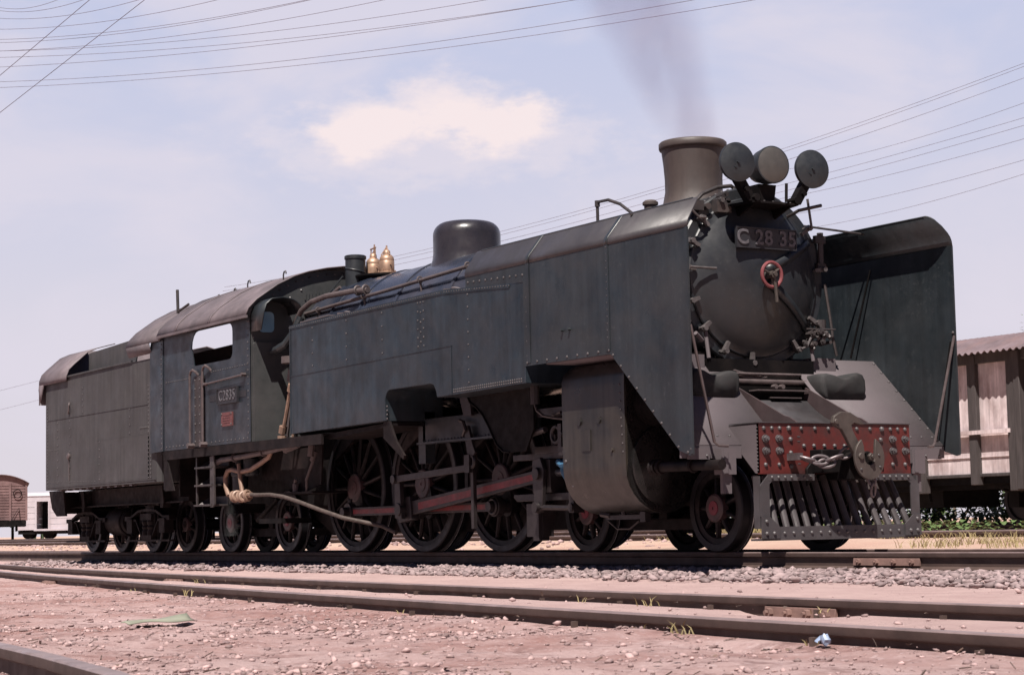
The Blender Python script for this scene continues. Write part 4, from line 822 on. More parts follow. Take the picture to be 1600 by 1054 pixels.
# ---------------- cylinders and motion
for s in (-1,1):
    yo=s*1.31; sec=[(s*.80,1.735)]+[(s*(1.12+.19*math.cos(R_(a))),1.545+.19*math.sin(R_(a))) for a in (90,70,50,30,10)]+[(yo,1.50),(yo,.80)]+[(s*(.895+.415*math.cos(R_(a))),.77+.415*math.sin(R_(a))) for a in range(0,-181,-12)]+[(s*.48,1.0),(s*.55,1.735)]
    b=MB(); b.prism(sec,'x',-2.31,-1.30); cy=b.build('cylinder',M['cyl'],LOCO,ang=35)
    b=MB(); b.prism([(yy+s*.004 if abs(yy)>.9 else yy,zz) for yy,zz in sec[5:10]]+[(s*1.29,.80),(s*1.29,1.5)],'x',-1.36,-1.29); b.rivrow((-1.325,yo+s*.004,.9),(-1.36,yo+s*.004,1.5),.08,(0,s,0),.008)
    b.box(-1.98,-1.84,min(yo,yo+s*.010),max(yo,yo+s*.010),.93,1.12)
    b.cyl((-2.02,yo,1.20),(-2.02,yo+s*.012,1.20),.035,n=8); b.cyl((-1.70,yo,1.20),(-1.70,yo+s*.012,1.20),.03,n=8); b.cyl((-1.5,yo,.92),(-1.5,yo+s*.015,.92),.018,n=8); b.riv((-2.26,yo,.85),(0,s,0),.018); b.riv((-2.2,yo-s*.04,.62),(0,s,0),.018)
    b.split('casing_strap',M['cyl'],cy)
    b=MB(); cy0=s*.95; b.prism([(cy0+(y_-cy0)*.975,1.05+(z_-1.05)*.975) for y_,z_ in sec],'x',-1.301,-1.293); b.build('front_shade_sheet',M['cylcov'],cy)  # near-black sheet laid over the casing front in place of shade
    b=MB(); b.lathe([(.36,0),(.36,.035),(.34,.045),(.31,.05),(.22,.085),(0,.10)],(-1.30,s*.90,.78),(1,0,0),40); b.build('cylinder_cover',M['cylcov'],cy)
    b=MB(); b.lathe([(.24,0),(.24,.05),(.22,.06),(.22,.10),(.17,.13),(.10,.30),(.06,.32),(0,.32)],(-1.30,s*.98,1.36),(1,0,0),32); b.build('valve_cover',M['under'],cy)
    b=MB(); b.cyl((-3.1,s*.94,.77),(-2.3,s*.94,.77),.035,n=12); b.cyl((-2.62,s*.94,.77),(-2.40,s*.94,.77),.12,n=20); b.build('piston_rod',M['steel'],LOCO)
    if s<0:
        b=MB(); b.torus((-2.66,s*.96,.80),(1,0,0),.12,.035,18,8); b.tube([(-2.74,s*1.08,.86),(-2.64,s*1.11,.83),(-2.54,s*1.09,.85)],.034,8); b.build('blue_rag',M['bluecloth'],LOCO)
        b=MB(); b.torus((-2.55,s*.95,.78),(1,0,0),.125,.03,18,8); b.tube([(-2.62,s*1.08,.96),(-2.5,s*1.10,.90)],.03,8); b.build('gland',M['brass'],LOCO)
    # slide bars and crosshead
    b=MB(); b.box(-3.72,-2.42,s*.94-.05,s*.94+.05,.905,.965); b.prism([(-3.72,.545),(-3.66,.505),(-2.42,.505),(-2.42,.575),(-3.72,.575)],'y',s*.94-.05,s*.94+.05); b.box(-3.30,-2.5,s*.94-.06,s*.94+.06,.96,1.03); b.cyl((-3.02,s*.94,1.02),(-3.02,s*.94,1.14),.04,n=10); b.build('slide_bar',M['rod'],LOCO,bevel=.004)
    b=MB(); b.prism([(-3.30,.58),(-2.98,.58),(-2.98,.90),(-3.30,.90)],'y',s*.94-.09,s*.94+.09); b.prism([(-3.20,.90),(-3.08,.92),(-3.02,.80),(-3.06,.42),(-3.16,.38),(-3.20,.5)],'y',s*1.04,s*1.08); b.cyl((-3.13,s*.9,.765),(-3.13,s*1.11,.765),.06,n=16); b.build('crosshead',M['rod'],LOCO,bevel=.004)
    b=MB(); b.box(-3.32,-3.22,s*.9,s*1.02,.12,.50); b.tube([(-3.15,s*1.06,.44),(-2.45,s*1.06,.42)],.026,8); b.box(-2.52,-2.44,s*1.0,s*1.12,.38,1.02); b.cyl((-3.14,s*1.02,.44),(-3.14,s*1.12,.44),.05,n=12); b.cyl((-2.48,s*1.02,.43),(-2.48,s*1.14,.43),.04,n=12); b.box(-3.5,-3.2,s*.86,s*.98,.16,.48)
    b.build('union_link',M['rod'],LOCO)
    # coupling rods with red flutes
    ys=s*.79; zr=.7515+CRZ
    b=MB(); xs_=[x+CRX for x in XD]
    b.prism([(xs_[2],zr-.05),(xs_[0],zr-.05),(xs_[0],zr+.05),(xs_[2],zr+.05)],'y',ys-.022,ys+.022)
    for x in xs_: b.cyl((x,ys-.04,zr),(x,ys+.04,zr),.105,n=24); b.cyl((x,ys,zr),(x,s*.90,zr),.055,n=16); b.cyl((x,s*.60,zr),(x,ys,zr),.07,n=16)
    b.torus((xs_[0],s*.84,zr),(0,1,0),.075,.018,20,8)
    b.cyl((xs_[2],ys,zr+.09),(xs_[2],ys,zr+.15),.03,n=8)
    cr=b.build('coupling_rod',M['rod'],LOCO,bevel=.004)
    b=MB(); yf1,yf2=sorted((ys+s*.0225,ys+s*.026))
    for i in (0,1): b.box(xs_[i+1]+.13,xs_[i]-.13,yf1,yf2,zr-.026,zr+.026)
    b.build('red_flute',M['rodred'],cr)
    # connecting rod
    ym=s*.93; A=Vector((xs_[1],ym,zr)); B=Vector((-3.13,ym,.765)); d=(B-A).normalized(); t=Vector((-d.z,0,d.x))
    b=MB(); q=[A-t*.075,B-t*.062,B+t*.062,A+t*.075]; b.add([v+Vector((0,-.028,0)) for v in q]+[v+Vector((0,.028,0)) for v in q],[(0,1,2,3),(4,7,6,5),(0,4,5,1),(1,5,6,2),(2,6,7,3),(3,7,4,0)])
    b.cyl((B.x,ym-.05,B.z),(B.x,ym+.05,B.z),.085,n=20); 
    q=[A-t*.13-d*.13,A-t*.13+d*.16,A+t*.13+d*.16,A+t*.13-d*.13]; b.add([v+Vector((0,-.05,0)) for v in q]+[v+Vector((0,.05,0)) for v in q],[(0,1,2,3),(4,7,6,5),(0,4,5,1),(1,5,6,2),(2,6,7,3),(3,7,4,0)])
    mr=b.build('connecting_rod',M['rod'],LOCO,bevel=.005)
    b=MB(); a0=A+d*.30; b0=B-d*.16; q=[a0-t*.038,b0-t*.030,b0+t*.030,a0+t*.038]; ya=Vector((0,s*.0285,0)); yb=Vector((0,s*.032,0)); b.add([v+ya for v in q]+[v+yb for v in q],[(0,1,2,3),(4,7,6,5),(0,4,5,1),(1,5,6,2),(2,6,7,3),(3,7,4,0)]); b.build('red_flute',M['rodred'],mr)
    # return crank, eccentric rod, link
    b=MB(); yr=s*1.02; P0=Vector((xs_[1],yr,zr)); P1=Vector((-6.05,yr,.80))
    b.prism([(P0.x-.08,zr-.09),(P0.x+.07,zr-.10),(P0.x+.05,zr+.1),(P1.x+.05,.83),(P1.x-.05,.83),(P1.x-.07,.75)],'y',yr-.025,yr+.025); b.cyl((P0.x,s*.93,zr),(P0.x,s*1.06,zr),.07,n=16); b.cyl((P1.x,yr-.04,.80),(P1.x,yr+.09*s,.80),.05,n=12)
    yr2=s*1.07; b.prism([(P1.x,.765),(P1.x,.835),(-4.42,.905),(-4.42,.835)],'y',yr2-.018,yr2+.018)
    b.build('return_crank',M['rod'],LOCO,bevel=.004)
    b=MB(); b.prism([(-4.60,1.60),(-4.40,1.60),(-4.36,1.40),(-4.52,1.40)],'y',yr2-.015,yr2+.02); b.prism([(-4.53,1.30),(-4.44,1.30),(-4.36,1.12),(-4.30,1.02),(-4.36,.98),(-4.46,1.02)],'y',yr2-.015,yr2+.015); b.box(-4.50,-4.40,s*1.0,s*1.1,.82,1.0); b.box(-4.44,-4.39,s*1.02,s*1.06,.25,.85); b.torus((-4.40,yr2,.93),(0,1,0),.06,.02,12,6); b.tube([(-4.62,yr2,1.36),(-4.5,yr2+s*.03,1.34),(-4.46,yr2+s*.03,1.26),(-4.56,yr2,1.2)],.02,6)
    b.build('expansion_link',M['rod'],LOCO)
    b=MB(); b.box(-5.5,-3.2,s*1.0-.02,s*1.0+.02,1.165,1.42); b.box(-5.5,-3.2,s*.98,s*1.10,1.150,1.17); b.rivrow((-5.45,s*1.02,1.19),(-3.3,s*1.02,1.19),.07,(0,s,0),.009); b.box(-5.6,-5.45,s*.9,s*1.02,.95,1.5)
    b.build('running_bracket',M['paint'],LOCO)
    b=MB(); cv=[(-4.31,1.60),(-4.25,1.52),(-4.12,1.46),(-4.0,1.38),(-3.90,1.27),(-3.82,1.17),(-3.74,1.07),(-3.62,1.0),(-3.5,.985)]
    b.prism(cv+[(-3.2,.985),(-3.05,1.2),(-3.05,1.60)],'y',s*1.14,s*1.16); b.tube([(x,s*1.165,z) for x,z in cv],.010,6); b.build('motion_plate',M['under'],LOCO)
    b=MB(); b.box(-3.05,-2.60,s*.95,s*1.12,1.30,1.38); b.tube([(-2.95,s*1.2,1.60),(-2.95,s*1.2,1.42)],.045,8); b.tube([(-2.95,s*1.2,1.42),(-2.92,s*1.2,1.36),(-2.8,s*1.2,1.30),(-2.6,s*1.2,1.27),(-2.42,s*1.2,1.25)],.014,6); b.tube([(-2.72,s*1.15,1.30),(-2.5,s*1.2,1.32)],.014,6)
    b.torus((-2.72,s*1.12,1.12),(0,1,0),.075,.018,16,6); b.box(-2.66,-2.60,s*1.1,s*1.14,.98,1.22); b.cyl((-2.56,s*1.1,1.12),(-2.56,s*1.18,1.12),.03,n=8); b.box(-2.5,-2.44,s*1.1,s*1.16,.9,1.4); b.tube([(-2.9,s*1.12,1.18),(-3.3,s*1.08,1.14)],.03,8); b.box(-2.62,-2.52,s*1.05,s*1.16,.92,1.0); b.riv((-2.44,s*1.2,.95),(0,s,0),.03)
    b.build('valve_gear',M['rod'],LOCO)
    b=MB(); b.box(-2.05,-1.45,s*1.0-.02,s*1.0+.02,.305,.345); b.tube([(-2.05,s*1.0,.30),(-1.9,s*1.0,.22),(-1.7,s*1.0,.22),(-1.55,s*1.0,.29)],.010,6); b.box(-1.50,-1.42,s*1.0-.03,s*1.0+.03,.28,.37); b.cyl((-1.8,s*1.0,.34),(-1.8,s*1.0,.40),.022,n=8); b.cyl((-2.15,s*1.0,.36),(-2.0,s*1.0,.34),.03,n=8)
    b.build('drain_cock_gear',M['rod'],LOCO)
# ---------------- front end
def apz(x): return 1.75-.93*(x+1.15)
for s in (-1,1):
    b=MB(); ya,yb=s*.42,s*1.478
    pts=[(-2.3,1.75),(-1.15,1.75),(-.245,apz(-.245))]
    b.strip([[Vector((x,ya,z)),Vector((x,yb,z))] for x,z in pts[:2]]); o=len(b.v)
    b.strip([[Vector((-1.15,ya,1.75)),Vector((-1.15,yb,1.75))],[Vector((-.245,ya,apz(-.245))),Vector((-.245,yb,apz(-.245)))]])
    for k in range(8): x=-1.12+.1*k; b.riv((x,s*1.455,apz(x)+.004),(.93,0,1),.009); 
    for k in range(5): b.riv((-.33,s*(.9+.13*k),apz(-.33)+.004),(.93,0,1),.007)
    ap=b.build('front_apron',M['dusty'],LOCO,solid=.010)
    b=MB(); y0,y1=sorted((s*.845,s*1.478)); b.box(-.262,-.240,y0,y1,.80,.905); y0,y1=sorted((s*1.20,s*1.42)); b.box(-.240,-.215,y0,y1,.79,.885)
    for y in (1.23,1.39): b.riv((-.215,s*y,.82),(1,0,0),.010)
    y0,y1=sorted((s*.99,s*1.14)); b.box(-.240,-.13,y0,y1,.66,.875); b.box(-.13,-.12,y0+.02,y0+.06,.67,.865); b.box(-.2,-.16,y0+.03,y1-.03,.50,.66)
    b.prism([(-.43,1.082),(-.002,1.082),(-.002,.665),(-.06,.665),(-.30,.885)],'y',s*.842,s*.832); b.rivrow((-.025,s*.842,.69),(-.025,s*.842,1.05),.03,(0,s,0),.007)
    b.build('apron_fascia',M['dusty'],ap)
    b=MB(); b.prism([(-.86,1.465),(-.20,1.165),(-.12,1.145),(-.05,1.11),(-.02,1.085),(-.02,.9),(-.97,1.1)],'y',s*.40-.008,s*.40+.008); b.build('web_plate',M['webp'],ap)
    b=MB(); b.box(-1.25,-1.02,min(s*.62,s*.9),max(s*.62,s*.9),1.60,1.755); b.cyl((-.98,s*.60,1.72),(-1.02,s*.60,1.96),.018,n=8); b.tube([(-1.02,s*.64,1.88),(-.98,s*.74,1.94)],.02,8); b.build('apron_bracket',M['dusty'],ap)
    # dished covers in front of the valve spindles
    out=[(.98,1.36),(1.0,1.45),(.995,1.54),(.965,1.592),(.92,1.605),(.86,1.592),(.80,1.562),(.745,1.548),(.69,1.555),(.62,1.580),(.55,1.592),(.495,1.588),(.47,1.565),(.46,1.5),(.466,1.43),(.485,1.375),(.52,1.35)]
    b=MB(); rows=[]
    for x,sc,dz in ((-1.0,.94,0),(-.80,1,0),(-.745,.985,0),(-.715,.95,-.004),(-.705,.87,-.01)):
        rows.append([Vector((x,s*(.73+(y-.73)*sc),1.47+(z-1.47)*sc+dz)) for y,z in out]); 
    n=len(out); vs=[v for r in rows for v in r]; fs=[(k*n+i,k*n+(i+1)%n,(k+1)*n+(i+1)%n,(k+1)*n+i) for k in range(len(rows)-1) for i in range(n)]+[tuple((len(rows)-1)*n+i for i in range(n))]
    b.add(vs,fs); b.build('spindle_cover',M['cover'],LOCO,ang=70)
b=MB(); b.strip([[Vector((x,-.385,z)),Vector((x,.385,z))] for x,z in ((-.84,1.34),(-.72,1.25),(-.6,1.18),(-.45,1.115),(-.3,1.075),(-.15,1.055),(-.02,1.05))]); b.build('centre_deck',M['cwp'],LOCO,solid=.008,ang=60)
b=MB()
b.cyl((-.92,-.45,1.515),(-.92,.45,1.515),.022,n=10); b.cyl((-.95,-.42,1.585),(-.95,.42,1.585),.014,n=8); b.box(-.93,-.80,-.2,.38,1.425,1.437); b.box(-.86,-.80,-.05,.30,1.36,1.37)
b.tube([(-1.0,-.40,1.64),(-.98,-.25,1.60),(-.98,-.05,1.57),(-1.0,.1,1.60),(-1.03,.25,1.68)],.012,6); b.tube([(-1.0,-.40,1.61),(-.97,-.2,1.555),(-.98,0,1.55),(-1.0,.12,1.585)],.010,6)
for y in (.06,.14): b.cyl((-.93,y,1.47),(-.86,y,1.47),.022,n=8)
b.build('transverse_rod',M['pipe'],LOCO)
b=MB(); b.box(-1.3,-.98,-.6,.6,1.1,1.72); b.build('saddle_block',M['under'],LOCO)
b=MB()
for k in range(9):
    y=.52+.3*random.random(); z=1.84+.16*random.random(); b.tube([(-1.1,y,z),(-1.0,y+.02,z+.03*random.uniform(-1,1)),(-.95,y+.05*random.uniform(-1,1),z+.06*random.uniform(-1,1))],.012+.012*random.random(),6)
for y,z in ((.58,1.97),(.66,1.99),(.74,1.965),(.60,1.88),(.70,1.90)): b.cyl((-1.02,y,z),(-.95,y,z),.03,n=8); b.cyl((-.95,y,z),(-.93,y,z),.018,n=6)
b.tube([(-1.0,.55,2.02),(-.95,.85,2.02)],.009,6); b.tube([(-1.04,.82,2.45),(-1.03,.86,2.15),(-1.0,.86,1.95),(-1.0,.9,1.78)],.014,6)
b.build('ejector_pipes',M['iron'],LOCO)
b=MB(); b.cyl((-1.04,-1.2,.75),(-.05,-1.2,.74),.045,n=12)
for x in (-1.03,-.98,-.92,-.45): b.torus((x,-1.2,.75),(1,0,0),.05,.02,14,6)
b.build('front_pipe',M['frame'],LOCO)
# beam
b=MB(); b.box(-.03,0,-.842,.842,.657,1.086);
n_=(1,0,0); b.cur=1
for s in (-1,1):
    for y in (.79,.705,.62,.385,.235,.085): b.riv((0,s*y,1.043),n_,.021)
    b.riv((0,s*.52,1.043),n_,.028)
    for z in (.95,.835,.72): b.riv((0,s*.505,z),n_,.024)
    for y in (.78,.635):
        for z in (.955,.852): b.cyl((0,s*y,z),(.012,s*y,z),.034,n=12); b.cyl((.012,s*y,z),(.038,s*y,z),.026,n=6); b.cyl((.038,s*y,z),(.05,s*y,z),.014,n=8)
        b.riv((0,s*y,.735),n_,.022)
for y in (-.36,-.25,-.135,-.02,.09): b.riv((0,y,.895),n_,.022)
for y in (-.40,):
    for z in (.93,.97,.80,.74): b.box(0,.003,y-.03,y+.0,z,z+.008)
bm=b.build('buffer_beam',[M['beam'],M['rivet']],LOCO)
b=MB(); b.box(-.40,.012,-.848,.848,1.0875,1.095); b.build('beam_top_plate',M['cwp'],bm)
# central buffer, hook and draft gear
b=MB(); b.box(0,.16,-.30,.13,.66,.86); b.box(.0,.30,-.12,.14,.60,.80); b.cyl((.1,0,.76),(.40,0,.76),.075,n=16); b.prism([(-.36,.70),(-.28,.78),(-.28,.62),(-.36,.55)],'x',.0,.03); b.build('draft_gear',M['under'],LOCO,bevel=.008)
disc=[]; r=.172
a0=58
for k in range(33):
    a=R_(180-a0+ (360-2*(90-a0)-0)*0)
disc=[(r*math.sin(R_(a))*.95,r*1.05*math.cos(R_(a))) for a in range(26,335,8)]
disc+=[(-.062,.10)]+[(.055*math.sin(R_(a)),-.005+.055*math.cos(R_(a))) for a in (-80,-110,-140,180,140,110,80)]+[(.062,.10)]
b=MB(); b.prism([(-.0+y,.775+z) for y,z in disc],'x',.40,.425); b.cyl((.425,0,.785),(.455,0,.785),.034,n=6); b.cyl((.455,0,.785),(.47,0,.785),.018,n=8)
for y,z in ((-.10,.68),(.11,.70),(.10,.80)): b.riv((.425,y,z),n_,.014)
b.build('centre_buffer',M['hookm'],LOCO,bevel=.004)
hk=[(-.455,1.075),(-.44,1.13),(-.36,1.17),(-.26,1.165),(-.17,1.12),(-.115,1.065),(-.16,1.06),(-.215,1.075),(-.25,1.06),(-.245,1.02),(-.17,.90),(-.10,.82),(-.12,.76),(-.20,.76),(-.235,.82),(-.30,.93),(-.36,1.02),(-.41,1.04)]
b=MB(); b.prism([(y+.085,z-.005) for y,z in hk],'x',.36,.40); b.cyl((.35,-.34,1.08),(.42,-.34,1.08),.025,n=8); b.cyl((.35,-.10,.79),(.44,-.10,.79),.03,n=8); b.build('coupling_hook',M['hookm'],LOCO,bevel=.006)
b=MB()
def chain(pts,R,r,st=1.5):
    pts=[Vector(p) for p in pts]; L_=[0]
    for i in range(1,len(pts)): L_.append(L_[-1]+(pts[i]-pts[i-1]).length)
    n=max(2,int(L_[-1]/(R*st*2*.74)))
    for k in range(n):
        t=L_[-1]*(k+.5)/n; i=max(0,min(len(pts)-2,int(np.searchsorted(L_,t)-1))); q=pts[i].lerp(pts[i+1],(t-L_[i])/(L_[i+1]-L_[i])); d=(pts[i+1]-pts[i]).normalized()
        ax=Vector((.9,.1,.3)) if k%2 else Vector((.35,.2,-.9)); ax=(ax-d*ax.dot(d)).normalized(); b.torus(q,ax,R,r,18,8,stretch=(st,.8),up=d)
chain([(.10,-.50,.80),(.20,-.42,.765),(.26,-.30,.765),(.30,-.2,.80),(.34,-.11,.86)],.05,.0135)
chain([(.12,-.46,.775),(.22,-.36,.735),(.28,-.27,.745)],.048,.013)
b.box(.0,.14,-.55,-.49,.77,.83)
chain([(.33,.06,.66),(.34,.10,.56),(.30,.13,.46)],.042,.012)
b.split('coupling_chain',M['chain'],LOCO)
# cowcatcher
b=MB(); x0=.05
b.box(x0-.015,x0,-.875,.875,.118,.215); b.box(x0-.16,x0,-.875,.875,.10,.117)
for s in (-1,1):
    b.prism([(s*.885,.118),(s*.885,.30),(s*.80,.30),(s*.70,.216),(s*.70,.118)],'x',x0+.001,x0+.014)
    b.prism([(s*.885,.30),(s*.885,.56),(s*.80,.645),(s*.73,.645),(s*.73,.62),(s*.79,.57),(s*.79,.30)],'x',x0-.012,x0+.002)
    b.box(x0-.09,x0-.014,s*.88-.008,s*.88+.008,.20,.64)
    b.box(x0-.01,x0+.004,min(s*.30,s*.80),max(s*.30,s*.80),.60,.655)
    for k in range(7): b.riv((x0+.004,s*(.76-.07*k),.628),n_,.016)
    for y,z in ((.84,.16),(.84,.26),(.76,.16)): b.riv((x0+.014,s*y,z),n_,.02)
for k in range(14): b.riv((x0,-.64+.098*k,.16),n_,.017)
cwf=b.build('cowcatcher',M['cwp'],LOCO)
for k in range(15):
    b=MB(); y=-.80+1.6*k/14; yt=y*.93; b.tube([(-.20,yt,.645),(x0-.05,y,.19)],.029,10); b.build('cowcatcher_bar',M['barp'],cwf)

# ============================================================ TENDER
TEN=empty('tender',(-14.3,0,0),'dusty riveted tender with coal boards, coupled behind the cab of the tank engine','tender')
b=MB(); YT=1.465
plan=[(-16.65,-1.38),(-16.62,-1.43),(-16.57,-1.46),(-16.50,-YT),(-12.12,-YT),(-12.05,-1.45),(-12.0,-1.40),(-12.0,1.40),(-12.05,1.45),(-12.12,YT),(-16.5,YT),(-16.57,1.46),(-16.62,1.43),(-16.65,1.38)]
b.prism(plan,'z',.955,2.615)
for s in (-1,1):
    y=s*YT; n_=(0,s,0); ya,yb=sorted((y,y+s*.006))
    b.box(-16.45,-12.30,ya,yb,2.0,2.012); b.box(-16.5,-12.05,ya,yb+.002,.985,1.0); b.prism([(-16.5,2.60),(-12.9,2.62),(-12.9,2.64),(-16.5,2.625)],'y',y,y+s*.02)
    ya,yb=sorted((y,y+s*.004)); b.box(-14.22,-12.28,ya,yb,1.003,1.60); b.box(-14.3,-12.34,ya,yb+.003,1.602,1.612); b.box(-12.32,-12.22,ya,yb,1.003,2.3)
    for x,z0,z1,sp in ((-16.47,1.02,2.2,.05),(-16.0,1.05,1.95,.11),(-15.45,1.05,1.95,.11),(-14.9,2.05,2.4,.1),(-14.2,1.05,1.58,.11),(-13.0,1.65,1.98,.1),(-12.30,1.02,2.25,.055),(-12.22,1.02,2.25,.055)): b.rivrow((x,y+s*.004,z0),(x,y+s*.004,z1),sp,n_,.009)
    b.rivrow((-16.45,y,1.08),(-14.4,y,1.03),.12,n_,.007); b.rivrow((-16.45,y,1.55),(-16.0,y,1.55),.06,n_,.007); b.rivrow((-12.6,y+s*.004,1.70),(-12.35,y+s*.004,1.70),.05,n_,.009)
tb_=b.build('tender_body',M['tenderpaint'],TEN)
b=MB(); ss=[(-15.47,1.40)]; b.lathe([(.045,0),(.05,.02),(.035,.035),(0,.04)],(-15.48,-YT,1.43),(0,-1,0),14); b.tube([(-15.48,-YT-.01,1.40),(-15.47,-YT-.012,1.25),(-15.47,-YT-.008,1.08)],.008,6); b.tube([(-15.5,-YT-.01,2.06),(-15.44,-YT-.03,2.10),(-15.42,-YT-.03,2.18),(-15.46,-YT-.01,2.22)],.012,6); b.build('tank_tap',M['handrail'],tb_)
for s in (-1,1):
    b=MB(); b.prism([(-15.36,2.62),(-13.45,2.645),(-13.33,2.93),(-13.38,3.0),(-15.36,2.95)],'y',s*1.20-.008,s*1.20+.008); b.rivrow((-15.3,s*1.209,2.66),(-13.5,s*1.209,2.68),.16,(0,s,0),.009); b.build('coal_board',M['tenderpaint'],TEN)
HA=[(-1.50,2.55),(-1.50,2.62),(-1.46,2.72),(-1.38,2.80),(-1.17,2.985),(-1.02,3.05),(-.74,3.125),(-.4,3.17),(0,3.185)]; HA=HA+[(-y,z) for y,z in HA[-2::-1]]
b=MB()
for hs_ in (HA[:7],HA[-7:]): b.strip([[Vector((x,y,z)) for y,z in hs_] for x in (-16.76,-16.0,-15.52)])
HB=HA[:7]+HA[-7:]; b.strip([[Vector((-16.76,y,z)) for y,z in HB],[Vector((-16.78,y,min(z-.06,2.5))) for y,z in HB],[Vector((-16.70,y,2.26)) for y,z in HB]])
for s in (-1,1): b.strip([[Vector((x,s*1.50,2.56)),Vector((x,s*1.50,2.56-dz))] for x,dz in ((-16.76,.30),(-16.66,.22),(-16.55,.02))])
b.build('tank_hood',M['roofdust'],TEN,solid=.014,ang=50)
b=MB(); b.box(-16.4,-12.05,-1.0,1.0,.70,.935)
for s in (-1,1):
    b.box(-16.55,-12.05,s*1.05-.03,s*1.05+.03,.68,.70); b.prism([(-16.95,.95),(-16.3,.95),(-16.2,.56),(-16.60,.56),(-16.82,.68)],'y',s*1.28,s*1.25)
    for x in (-15.9,-12.75): b.box(x-.05,x+.05,s*1.05-.06,s*1.05+.06,.62,.9); b.prism([(x-.1,.92),(x+.05,.92),(x+.1,.68),(x+.02,.68)],'y',s*1.12,s*1.10)
b.box(-16.9,-16.6,-1.2,1.2,.60,.93); b.box(-17.15,-16.85,-.15,.15,.68,.90)
b.build('tender_frame',M['frame'],TEN)
b=MB()
for k in range(11): b.box(-16.0+.29*k,-15.9+.29*k,-1.44,-1.36,.928,.946)
b.split('sky_gap_dash',M['handrail'],TEN)  # pale blocks stand in for dots of sky seen below the tender body
wt=wheel('carrying_wheel',.387,8,.10,M['wheel'],TEN); first=True
TB=(-13.6,-16.12)
for s in (-1,1):
    for c in TB:
        for dx in (-.62,.62):
            w=wt if first else copy_tree(wt,TEN); first=False
            w.location=Vector((c+dx,s*YW,.387))-TEN.location; w.rotation_euler=(0,0,math.pi if s>0 else 0)
for c in TB:
    b=MB()
    for s in (-1,1):
        y=s*.95
        def bar(pts,h=.028): 
            n=len(pts); b.prism([(x,z+h/2) for x,z in pts]+[(x,z-h/2) for x,z in pts[::-1]],'y',y-.05,y+.05)
        bar([(c-.85,.50),(c-.62,.50),(c-.34,.585),(c-.12,.60),(c+.12,.60),(c+.34,.585),(c+.62,.50),(c+.85,.50)],.035)
        bar([(c-.85,.47),(c-.42,.46),(c-.17,.20),(c+.17,.20),(c+.42,.46),(c+.85,.47)],.028)
        bar([(c-.85,.175),(c+.85,.175)],.026)
        for xx in (-.34,-.20,.20,.34): b.cyl((c+xx,y,.17),(c+xx,y,.60),.018,n=8)
        for xx in (-.62,.62): b.box(c+xx-.10,c+xx+.10,y-.07,y+.07,.28,.48)
        for i in (-.10,.10): b.torus((c+i,y,.44),(0,0,1),.06,.02,12,6); b.lathe([(.07,.25),(.075,.3),(.06,.33),(.075,.36),(.06,.39),(.075,.42),(.07,.46)],(c+i,y,0),(0,0,1),12)
        b.box(c-.2,c+.2,y-.06,y+.06,.20,.25); b.box(c-.2,c+.2,y-.06,y+.06,.46,.55)
    b.box(c-.16,c+.16,-.95,.95,.48,.66); b.build('bogie',M['frame'],TEN)
b=MB(); b.lathe([(0,-.02),(.12,0),(.18,.05),(.195,.10),(.195,.78),(.18,.83),(0,.86)],(-15.46,-.78,.45),(1,0,0),28); b.torus((-14.72,-.78,.45),(1,0,0),.20,.02,24,6); b.box(-14.74,-14.68,-.85,-.7,.6,.72); b.tube([(-14.6,-.82,.64),(-14.58,-.86,.4),(-14.5,-.86,.24)],.02,6); b.build('air_reservoir',M['frame'],TEN)
b=MB(); b.box(-12.3,-11.6,-.4,.4,.74,.90); b.build('drawbar',M['under'],TEN)

